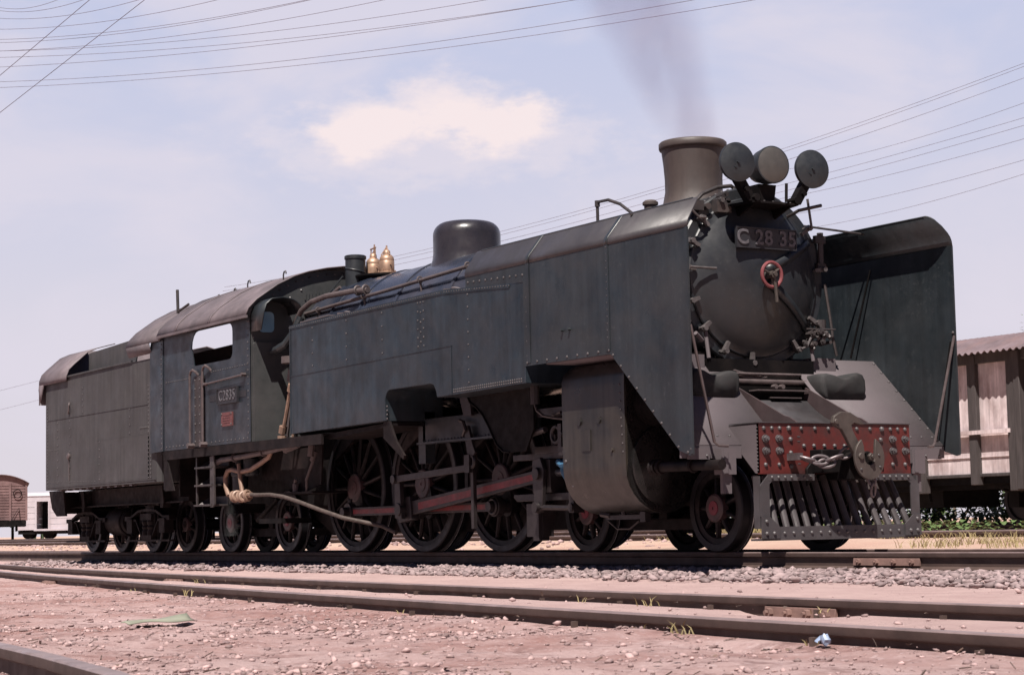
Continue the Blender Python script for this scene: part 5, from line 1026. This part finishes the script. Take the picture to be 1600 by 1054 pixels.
# ============================================================ SMOKE AND STEAM
def volume(name,rows,n,color,dens,scale,lo,hi,label,cat):
    b=MB(); vs=[];fs=[]
    for c,r in rows:
        for i in range(n):
            a=2*math.pi*i/n; vs.append((c[0]+r*math.cos(a),c[1]+r*math.sin(a),c[2]))
    m=len(rows); fs=[(k*n+i,k*n+(i+1)%n,(k+1)*n+(i+1)%n,(k+1)*n+i) for k in range(m-1) for i in range(n)]+[tuple(range(n-1,-1,-1)),tuple((m-1)*n+i for i in range(n))]
    b.add(vs,fs); mt=bpy.data.materials.new(name+'_volume'); mt.use_nodes=True; t=mt.node_tree; t.nodes.clear(); o=t.nodes.new('ShaderNodeOutputMaterial'); v=t.nodes.new('ShaderNodeVolumePrincipled'); t.links.new(v.outputs[0],o.inputs['Volume'])
    v.inputs['Color'].default_value=(*color,1); v.inputs['Anisotropy'].default_value=.2
    tc=t.nodes.new('ShaderNodeTexCoord'); mp=t.nodes.new('ShaderNodeMapping'); mp.inputs['Scale'].default_value=(1,1,.55); t.links.new(tc.outputs['Object'],mp.inputs[0])
    nz=t.nodes.new('ShaderNodeTexNoise'); nz.inputs['Scale'].default_value=scale; nz.inputs['Detail'].default_value=5; nz.inputs['Distortion'].default_value=1.1; t.links.new(mp.outputs[0],nz.inputs['Vector'])
    mr=t.nodes.new('ShaderNodeMapRange'); mr.inputs[1].default_value=lo; mr.inputs[2].default_value=hi; mr.inputs[3].default_value=0; mr.inputs[4].default_value=dens; t.links.new(nz.outputs[0],mr.inputs[0])
    # thins out towards the skin of the plume
    gx=t.nodes.new('ShaderNodeSeparateXYZ'); t.links.new(tc.outputs['Object'],gx.inputs[0])
    def ma(op,a,b_):
        q=t.nodes.new('ShaderNodeMath'); q.operation=op
        for k,x in enumerate((a,b_)):
            if isinstance(x,(int,float)): q.inputs[k].default_value=x
            else: t.links.new(x,q.inputs[k])
        return q.outputs[0]
    (c0,r0),(c1,r1)=rows[0],rows[-1]; H=c1[2]-c0[2]; f=ma('DIVIDE',ma('SUBTRACT',gx.outputs[2],c0[2]),H)
    dx=ma('SUBTRACT',gx.outputs[0],ma('ADD',c0[0],ma('MULTIPLY',f,c1[0]-c0[0]))); dy=ma('SUBTRACT',gx.outputs[1],ma('ADD',c0[1],ma('MULTIPLY',f,c1[1]-c0[1])))
    rr=ma('DIVIDE',ma('SQRT',ma('ADD',ma('MULTIPLY',dx,dx),ma('MULTIPLY',dy,dy)),0),ma('ADD',r0,ma('MULTIPLY',f,r1-r0)))
    fall=ma('MAXIMUM',ma('SUBTRACT',1,ma('POWER',rr,2.2)),0)
    low=ma('ADD',1,ma('MULTIPLY',ma('POWER',ma('SUBTRACT',1,f),3),.6))
    t.links.new(ma('MULTIPLY',ma('MULTIPLY',mr.outputs[0],fall),low),v.inputs['Density'])
    ob=b.build(name,mt,None,smooth=False); tag(ob,label,cat,kind='stuff'); return ob
volume('smoke',[((-1.93,0,3.87),.30),((-4.1,.15,7.6),1.15)],24,(.40,.27,.43),.66,1.7,.32,.66,'thin purplish smoke drifting up and back from the chimney','smoke')
volume('steam',[((-9.78,-1.38,.22),.10),((-9.72,-1.36,.70),.10)],12,(.9,.9,.9),.8,7,.42,.65,'small wisp of steam leaking from the hose coupling under the cab','steam')

# ============================================================ WHITEWASHED GOODS WAGON (right)
G=empty('goods_wagon',(-14,15.2,0),'whitewashed old goods wagon with corrugated tin roof, right of the engine','wagon')
YG=14.0; zf=1.02; ze=3.10
b=MB(); 
posts=[-20.5,-18.0,-16.65,-15.3,-13.95,-12.6,-11.66]
for i in range(len(posts)-1):
    xa,xb=posts[i],posts[i+1]
    k=0; x=xa
    while x<xb-.01:
        w_=min(.93,xb-x); b.box(x+.002,x+w_-.002,YG+.02+.004*random.random(),YG+.05,zf,ze-.02); x+=w_
b.box(-20.5,-8.2,YG+.06,YG+2.4,zf,ze-.02) if False else None
b.build('plank_wall',M['wood'],G)
b=MB(); b.box(-20.5,-20.42,YG,YG+2.4,zf,3.3); b.box(-8.3,-8.2,YG,YG+2.4,zf,3.3); b.box(-20.5,-8.2,YG+2.36,YG+2.4,zf,3.05); b.box(-20.5,-8.2,YG+.1,YG+2.36,zf,zf+.06); b.box(-11.5,-8.2,YG+.55,YG+.6,zf,ze-.1); b.build('wagon_inside',M['darkin'],G)
b=MB()
for x in posts: b.box(x-.10,x+.10,YG-.07,YG+.06,zf-.32 if x in (-13.95,-11.66) else zf-.2,ze)
b.box(-11.56,-11.42,YG-.1,YG+.06,zf-.3,ze); b.box(-20.5,-8.2,YG-.05,YG+.03,ze-.16,ze+.02)
b.box(-20.5,-11.6,YG-.03,YG+.02,zf-.06,zf)
b.box(-10.6,-10.45,YG-.02,YG+.06,zf,ze)
b.build('post',M['woodframe'],G,bevel=.01)
b=MB(); b.box(-20.4,-11.7,YG-.11,YG-.02,1.70,1.77); b.box(-20.4,-11.7,YG+.0,YG+.03,1.30,1.31); b.build('side_rail',M['wood'],G)
b=MB(); rows=[]; xs_=np.arange(-21.0,-7.8,.038)
for dy,dz in ((-.30,ze+.0),(-.28,ze+.008),(.5,ze+.30),(1.2,ze+.42),(1.9,ze+.30),(2.8,ze+.0)): rows.append([Vector((x,YG+dy,dz+.028*math.cos(2*math.pi*x/.152))) for x in xs_])
b.strip(rows); b.build('tin_roof',M['tin'],G,solid=.006,ang=80)
b=MB(); b.box(-20.6,-8.2,YG+.15,YG+2.25,.75,zf); b.box(-20.6,-8.2,YG+.04,YG+.10,.84,zf-.065)
for x in (-18.3,-12.15): b.box(x-.5,x+.5,YG+.45,YG+.55,.75,.92); b.box(x-.12,x+.12,YG+.40,YG+.6,.42,.8); b.tube([(x-.5,YG+.45,.88),(x-.25,YG+.45,.72),(x,YG+.45,.68),(x+.25,YG+.45,.72),(x+.5,YG+.45,.88)],.035,6)
b.box(-16.5,-14.0,YG+.5,YG+1.9,.45,.9); b.tube([(-14.1,YG+.2,.9),(-14.0,YG+.2,.55)],.03); b.build('underframe',M['under'],G)
b=MB(); b.tube([(-10.65,YG-.1,1.5),(-10.65,YG-.1,.75)],.05,8); b.tube([(-11.0,YG-.1,1.0),(-11.0,YG-.1,.72)],.06,8); b.cyl((-11.1,YG-.1,.95),(-10.95,YG-.1,.95),.07,n=8); b.build('door_gear',M['pipe'],G)
wg=MB(); wg.lathe([(.0,-.02),(.1,-.02),(.12,.03),(.34,.04),(.36,0),(.43,0),(.43,.10),(.46,.11),(.46,.13),(.3,.13)],(0,0,0),(0,1,0),32)
wgo=wg.build('wagon_wheel',M['tyre'],G); wgo.location=Vector((-12.15,14.6,.55))-G.location
for x,y,r in ((-18.3,14.6,0),(-12.15,15.83,math.pi),(-18.3,15.83,math.pi)):
    c=copy_tree(wgo,G); c.location=Vector((x,y,.55))-G.location; c.rotation_euler=(0,0,r)

# ============================================================ FAR WAGONS (left)
def far_wagon(name,label,center,heading,w,l,zr,floor,eave,arch,mw,kind):
    """wagon whose long axis points away along heading; built in its own frame (x along, y across)"""
    o=empty(name,(center[0],center[1],0),label,'wagon'); o.rotation_euler=(0,0,heading); loc=Vector((0,0,0))
    b=MB(); n=14; zz=floor
    hh=(eave-floor)/n
    for k in range(n): b.box(-l/2,l/2,-w/2,w/2,floor+hh*k+.012,floor+hh*(k+1))
    b.box(-l/2+.02,l/2-.02,-w/2+.02,w/2-.02,floor,eave)
    return o,b
def at(px,py,d): return CP+(CF+CR*((px-800)/3150.31)-CU*((py-527)/3150.31))*d
c0=at(2,838,100.)
hd=math.atan2(-CP.y+c0.y,-CP.x+c0.x)
def wagon_parts(o,w,l,floor,eave,arch,mw,zr,horizontal=True):
    b=MB(); n=13; hh=(eave-floor)/n
    for k in range(n): b.box(-l/2,l/2,-w/2,w/2,floor+hh*k+.03,floor+hh*(k+1))
    b.box(-l/2+.04,l/2-.04,-w/2+.04,w/2-.04,floor,eave+.02)
    aw=[(-w/2,eave)]+[(-w/2+w*t/12,eave+arch*math.sin(math.pi*t/12)**.8) for t in range(1,12)]+[(w/2,eave)]; b.prism(aw,'x',-l/2,l/2)
    b.build('plank_body',mw,o,loc=(0,0,0))
    b=MB(); b.strip([[Vector((x,y*1.08,z+.03-.03*abs(y))) for y,z in aw] for x in (-l/2-.15,l/2+.15)]); b.build('roof',M['tin'],o,loc=(0,0,0),solid=.04)
    b=MB()
    for y in (-w*.17,w*.17,-w/2+.04,w/2-.04): 
        for x in (-l/2,l/2): b.box(x-.05,x+.05,y-.05,y+.05,floor,eave+.05)
    b.build('post',mw,o,loc=(0,0,0))
    b=MB(); b.box(-l/2,l/2,-w/2+.05,w/2-.05,floor-.28,floor)
    for x in (-l/2-.35,l/2+.1): b.box(x,x+.25,-.2,.2,floor-.25,floor-.05); b.cyl((x,.55,floor-.15),(x+.25,.55,floor-.15),.18); b.cyl((x,-.55,floor-.15),(x+.25,-.55,floor-.15),.18)
    b.build('underframe',M['under'],o,loc=(0,0,0))
    b=MB()
    for x in (-l/2+1.2,l/2-1.2):
        for y in (-.56,.56): b.cyl((x,y-.06,zr+.42),(x,y+.06,zr+.42),.42,n=24)
        b.box(x-.5,x+.5,-.8,-.7,zr+.4,floor-.2); b.box(x-.5,x+.5,.7,.8,zr+.4,floor-.2)
    b.build('wheelset',M['under'],o,loc=(0,0,0))
gzr=.16
BV=empty('goods_van',(c0.x+3*math.cos(hd),c0.y+3*math.sin(hd),0),'brown planked van with arched roof, end on at the far left','wagon'); BV.rotation_euler=(0,0,hd)
wagon_parts(BV,2.5,6.0,gzr+.92,gzr+2.75,.42,M['brownplank'],gzr)
b=MB(); b.torus((-3.07,-.78,gzr+2.25),(1,0,0),.20,.02,24,6); b.tube([(-3.07,-.5,gzr+.95),(-3.07,-.75,gzr+1.4),(-3.07,-.85,gzr+1.55),(-3.07,-.9,gzr+.95)],.012,6); b.build('painted_ring',M['under'],BV,loc=(0,0,0))
c1=at(118,832,150.); hw=math.atan2(CR.y,CR.x)
WV=empty('goods_van',(c1.x,c1.y,0),'low white goods van with an open dark doorway, behind the brown van','wagon'); WV.rotation_euler=(0,0,hw)
b=MB(); L0,H0=8.0,2.25; fz=.75
for k in range(5): b.box(-L0/2,-2.6,-1.2,1.2,fz+.42*k+.01,fz+.42*(k+1)-.01); b.box(-1.75,L0/2,-1.2,1.2,fz+.42*k+.01,fz+.42*(k+1)-.01)
b.box(-L0/2,L0/2,-1.2,1.2,fz+2.1,fz+2.5); b.prism([(-1.25,fz+2.5),(1.25,fz+2.5),(.9,fz+2.72),(0,fz+2.8),(-.9,fz+2.72)],'x',-L0/2-.05,L0/2+.05); b.build('white_body',M['whiteplank'],WV,loc=(0,0,0))
b=MB(); b.box(-2.6,-1.75,.6,.7,fz,fz+2.1); b.box(-2.6,-1.75,-1.1,.7,fz,fz+.05); b.build('doorway',M['darkin'],WV,loc=(0,0,0))
b=MB(); b.box(-2.72,-2.6,-1.26,-1.18,fz,fz+2.15); b.box(-1.75,-1.63,-1.26,-1.18,fz,fz+2.15); b.box(-2.8,-.2,-1.3,-1.2,fz-.06,fz+.08)
b.build('door_frame',M['whiteplank'],WV,loc=(0,0,0))
b=MB(); b.box(-L0/2,L0/2,-1.1,1.1,fz-.3,fz)
for x in (-3.4,-1.9,1.9,3.4):
    for y in (-.6,.6): b.cyl((x,y-.06,.5),(x,y+.06,.5),.40,n=20)
b.build('underframe',M['under'],WV,loc=(0,0,0))
# ============================================================ PLANTS
def leafblade(b,base,d,length,width,droop,n=7,fold=.25):
    base=Vector(base); d=Vector(d).normalized(); side=d.cross(Vector((0,0,1))); side=side.normalized() if side.length>1e-3 else Vector((1,0,0)); rows=[]
    for k in range(n+1):
        t=k/n; c=base+d*(length*t)+Vector((0,0,-droop*length*t*t)); w=width*math.sin(math.pi*min(1,(t*.92+.08)))**.7*(1-.2*t); up=Vector((0,0,fold*w))
        rows.append([c-side*w+up,c,c+side*w+up])
    b.strip(rows)
def banana(name,label,x,y,z,h,seed,group=None):
    rnd=random.Random(seed); o=empty(name,(x,y,z),label,'banana plant',group); b=MB(); b.tube([(0,0,-.1),(.02,0,h*.5),(0,.02,h)],[.16,.12,.07],8); b.build('stem',M['palm'],o,loc=(0,0,0))
    b=MB()
    for k in range(9):
        a=2*math.pi*k/9+rnd.random(); up=rnd.uniform(.7,2.2); leafblade(b,(0,0,h*rnd.uniform(.85,1)),(math.cos(a),math.sin(a),up),rnd.uniform(1.4,2.2),.26,rnd.uniform(.2,.6),9)
    b.build('leaves',M['palm'],o,loc=(0,0,0)); return o
for i,(px,d,h,lab) in enumerate([(44,168,2.1,'banana plant showing over the roof of the white van, beside the brown van'),(54,172,2.3,'banana plant rising above the middle of the white van roof'),(66,170,2.0,'banana plant above the white van roof, third from the brown van'),(73,168,2.4,'banana plant above the white van close to the tender'),(79,172,2.2,'banana plant half hidden by the rear edge of the tender')]):
    q=at(px,838,d); banana('banana_plant',lab,q.x,q.y,.1,h,i)
# leafy tree behind the tin roof at the right edge
q=at(1612,600,95.); TR=empty('tree',(q.x,q.y,0),'leafy tree just peeping over the tin roof at the right edge','tree')
b=MB(); b.tube([(0,0,0),(.1,0,2.5),(0,.1,5.0),(.1,.1,7.5)],[.25,.2,.14,.06],8)
rnd=random.Random(4); tips=[]
for k in range(9):
    a=2*math.pi*k/9; z=3.5+.4*k; e=Vector((1.6*math.cos(a),1.6*math.sin(a),z+1.0)); b.tube([(0,0,z),(e.x*.5,e.y*.5,z+.6),e],[.09,.06,.03],6); tips.append(e)
b.build('trunk',M['bark'],TR,loc=(0,0,0))
b=MB()
for k in range(2600):
    c=rnd.choice(tips+[Vector((0,0,8.0)),Vector((.2,.3,8.4))]); r=rnd.gauss(0,.5); p=c+Vector((rnd.gauss(0,.5),rnd.gauss(0,.5),rnd.gauss(0,.45))); leafblade(b,p,(rnd.gauss(0,1),rnd.gauss(0,1),rnd.gauss(0,.5)),.20,.05,.3,2)
b.build('crown',M['leaf'],TR,loc=(0,0,0))
# broad-leaved weeds and grass under the whitewashed wagon and along the rails
b=MB(); rnd=random.Random(5)
for k in range(420):
    x=rnd.uniform(-17.5,-10.5); y=rnd.uniform(11.6,13.4); z=.0; h=rnd.uniform(.06,.34)*(1 if x>-15.6 else .9); a=rnd.random()*6.28
    leafblade(b,(x,y,z+h*.6),(math.cos(a),math.sin(a),rnd.uniform(.1,1)),rnd.uniform(.10,.22),rnd.uniform(.03,.07),.5,4)
tag(b.build('weeds',M['leaf'],None),'broad leaved green weeds in the shade below the whitewashed wagon','weeds',kind='stuff')
b=MB()
def tuft(x,y,z,n,h,sp=.06):
    for k in range(n):
        a=rnd.random()*6.28; p=Vector((x+rnd.gauss(0,sp),y+rnd.gauss(0,sp),z)); l=h*rnd.uniform(.5,1.1); d=Vector((math.cos(a)*.45,math.sin(a)*.45,1)).normalized(); s=d.cross(Vector((CF.x,CF.y,0))).normalized()*.0028*(1+h*2)
        q=p+d*l*.6; e=p+d*l+Vector((math.cos(a),math.sin(a),-.3))*l*.25; b.add([p-s,p+s,q+s*.7,q-s*.7,e],[(0,1,2,3),(3,2,4)])
for k in range(34): tuft(rnd.uniform(-12,-1),rnd.uniform(5.8,7.2),.0,12,.12,.12)
for k in range(46): tuft(rnd.uniform(-3.0,-.5),rnd.uniform(3.2,5.4),-.05,16,.14,.10)
for k in range(34): tuft(rnd.uniform(-17.5,-14.2),rnd.uniform(11,12.6),.0,12,.30,.2)
tag(b.build('dry_grass',M['grass'],None),'tufts of yellowing grass along the tracks beyond the cowcatcher','grass',kind='stuff')
b=MB()
for k in range(34):
    x=rnd.uniform(-6,9.5); y=(fyn(x)+rnd.choice([-.09,.10,.10])) if rnd.random()<.75 else fy(x)-.09; tuft(x,y,-.20,rnd.randint(2,6),rnd.uniform(.03,.08),.03)
tag(b.build('withered_weeds',M['grass'],None),'withered little weeds growing against the rails of the near siding','weeds',kind='stuff')

# ============================================================ LITTER ON THE GROUND
def gpt(px,py,z):
    r=CF+CR*((px-800)/3150.31)-CU*((py-527)/3150.31); t=(z-CP.z)/r.z; return CP+r*t
p0=gpt(195,974,-.195); p1=gpt(298,966,-.195); b=MB(); d=p1-p0; s=Vector((-d.y,d.x,0)).normalized(); rows=[]
for k in range(13):
    t=k/12; w=.075*math.sin(math.pi*(.06+.88*t))**.6; c=p0+d*t+Vector((0,0,-.004+.006*math.sin(t*5.0)))
    rows.append([c-s*w+Vector((0,0,.004*math.sin(t*9))),c+Vector((0,0,.012)),c+s*w+Vector((0,0,.030*t+.010*math.cos(t*6)))])
b.strip(rows); tag(b.build('fallen_leaf',M['dryleaf'],None,solid=.004),'long pale green fallen leaf lying curled on the earth, lower left','leaf')
c=gpt(1290,1006,-.20); rs=np.random.default_rng(9); b=MB(); v=ICOV2*np.array([.021,.016,.024])*(1+.45*(rs.random((len(ICOV2),1))-.5)); b.add([c+Vector(q)+Vector((0,0,.018)) for q in v],[tuple(f) for f in ICOF2])
b.add([c+Vector(q) for q in ((-.03,-.01,.004),(-.065,.0,.01),(-.055,.02,.03),(-.02,.01,.03))],[(0,1,2,3)])
tag(b.build('plastic_scrap',M['plastic'],None,smooth=False),'crumpled pale blue plastic scrap on the earth below the near rail','litter')
for px,py,r,z,lab in [(1590,919,.04,-.2,'smooth round pale stone alone on the path at the right edge'),(395,937,.03,-.2,'pale stone against the outer siding rail, right of the fallen leaf'),(800,934,.03,-.18,'pale stone lying between the siding rails near the middle'),(640,929,.025,-.18,'small white stone between the siding rails below the first driving wheel'),(870,970,.035,-.2,'small angular stone beside the outer siding rail')]:
    q=gpt(px,py,z+r*.5); o=stones('stone',np.array([[q.x,q.y,z+r*.2]]),np.array([r*.62]),M['pebble'],ICOV,ICOF,.6,.35,False); tag(o,lab,'stone')
tf_=[]
q=gpt(150,872,-.15)
b=MB(); rnd=random.Random(3)
for k in range(5): leafblade(b,(q.x+rnd.gauss(0,.1),q.y+rnd.gauss(0,.1),q.z+.02),(rnd.gauss(0,1),rnd.gauss(0,1),.2),.3,.05,.3,5)
tag(b.build('dry_frond',M['dryleaf'],None,solid=.004),'dry curled frond lying on the ballast below the tender','leaf')

# ============================================================ OVERHEAD WIRES
def wire(pa,da,pb,db,sag,label,group,ext=.35,r=.0065):
    A=at(*pa,da); B=at(*pb,db); d=B-A; A2=A-d*ext; B2=B+d*ext; b=MB(); n=36; f0=-ext; f1=1+ext
    pts=[]
    for k in range(n+1):
        t=k/n; u=f0+(f1-f0)*t; c=A+d*u; pts.append(c-Vector((0,0,sag*u*(1-u)*4)))
    b.tube(pts,r,5); o=b.build('overhead_wire',M['wire'],None); tag(o,label,'overhead wire',group); return o
g='overhead wires slanting across the upper left sky'
lab='thin wire of the bundle slanting across the upper left sky'
for i,(a,b_) in enumerate([((0,12),(90,0)),((0,17),(130,0)),((0,29),(210,2)),((0,46),(340,0)),((0,62),(480,0)),((0,67),(490,-1)),((0,80),(605,-1)),((0,80),(760,0)),((0,90),(900,0))]):
    wire(a,62,b_,50,.12+.02*i,lab,g,.5)
wire((0,105),62,(905,-1),48,.25,'overhead wire third from the bottom of the upper left bundle',g,.4)
wire((0,128),62,(1090,-1),46,.35,'upper wire of the lowest crossing pair in the upper left bundle',g,.3)
wire((0,137),63,(1185,-1),46,.35,'lowest wire of the upper left bundle, crossing the smoke',g,.3)
g='steep wires at the upper left corner'
wire((0,118),40,(140,0),38,.0,'steep wire cutting across the bundle nearest the left edge',g,.8)
wire((0,176),40,(226,0),38,.0,'steeper longer wire, second from the left edge',g,.8)
g='overhead wires rising behind the lamps at the right'
for a,b_,lab in [((600,404),(1600,99),'topmost wire behind the lamps at the right'),((598,410),(1600,104),'wire close under the topmost one behind the lamps'),((606,416),(1600,122),'third wire from the top behind the lamps'),((1290,253),(1600,161),'wire passing just beside the right lamp'),((1000,342),(1600,184),'fifth wire from the top at the right, below the right lamp'),((1000,352),(1600,196),'sixth wire from the top at the right edge'),((1180,318),(1600,217),'faint seventh wire from the top at the right edge'),((1240,335),(1600,250),'wire second from the bottom at the right edge'),((1290,352),(1600,272),'lowest wire at the right edge, meeting the far side sheet')]:
    wire(a,78,b_,60,.45 if a[0]<800 else .12,lab,g,.35)
for a,b_,lab in [((0,610),(70,592),'upper faint wire low at the left edge beside the tender'),((0,640),(70,622),'lower faint wire low at the left edge beside the tender')]:
    wire(a,95,b_,94,0,lab,'faint low wires beside the tender',1.0)
# shrubs beyond the whitewashed wagon close the view under it
def shrub(x,y,z,r,h,label,seed):
    rnd=random.Random(seed); o=empty('shrub',(x,y,z),label,'shrub'); b=MB()
    for k in range(5): a=rnd.random()*6.28; b.tube([(0,0,-.05),(.3*r*math.cos(a),.3*r*math.sin(a),h*.5),(.6*r*math.cos(a),.6*r*math.sin(a),h*.85)],[.04,.03,.01],5)
    b.build('stem',M['bark'],o,loc=(0,0,0)); b=MB()
    cl=[(rnd.gauss(0,.5*r),rnd.gauss(0,.5*r),h*rnd.uniform(.05,.9)) for _ in range(22)]
    for k in range(1100):
        c=rnd.choice(cl); leafblade(b,(c[0]+rnd.gauss(0,.16*r),c[1]+rnd.gauss(0,.16*r),max(.02,c[2]+rnd.gauss(0,.15*h))),(rnd.gauss(0,1),rnd.gauss(0,1),rnd.gauss(.2,.6)),.17,.05,.3,2)
    b.build('foliage',M['leaf'],o,loc=(0,0,0))
for i,(x,lab) in enumerate([(-24.0,'green shrub beyond the wagon, hidden mostly by the front beam'),(-21.6,'green shrub seen under the wagon just right of the cowcatcher'),(-19.4,'green shrub in the shade under the middle of the wagon'),(-17.2,'green shrub under the wagon, left of its wheel'),(-15.0,'green shrub behind the wagon wheel at the right edge')]): shrub(x,17.3+.5*(i%2),.02,1.5,1.0,lab,i)

b=MB(); rnd=random.Random(21)
for k in range(420):
    if rnd.random()<.55: x=rnd.uniform(-4,9.3); y=(fyn(x) if rnd.random()<.7 else fy(x))+rnd.choice((-1,1))*rnd.uniform(.05,.25)
    else:
        xx,yy=fan(1,5.5,13); x=float(xx[0]); y=float(yy[0])
        if y>fyn(x)-.1: continue
    z=-.176 if fyn(x)<y<fy(x) else -.205+float(.045*vnoise(np.array(x),np.array(y),.9,1)+.028*vnoise(np.array(x),np.array(y),.33,2)+.02*vnoise(np.array(x),np.array(y),.15,3))
    if rnd.random()<.35: a=rnd.random()*3.14; l_=rnd.uniform(.02,.07); b.tube([(x,y,z+.004),(x+l_*math.cos(a),y+l_*math.sin(a),z+.006+rnd.uniform(0,.015))],.0015+.002*rnd.random(),4)
    else: leafblade(b,(x,y,z+.006),(rnd.gauss(0,1),rnd.gauss(0,1),rnd.uniform(0,.5)),rnd.uniform(.02,.06),rnd.uniform(.006,.016),.3,3)
tag(b.build('leaf_litter',M['litter'],None),'brown leaf scraps and twigs littering the earth by the siding','litter',kind='stuff')
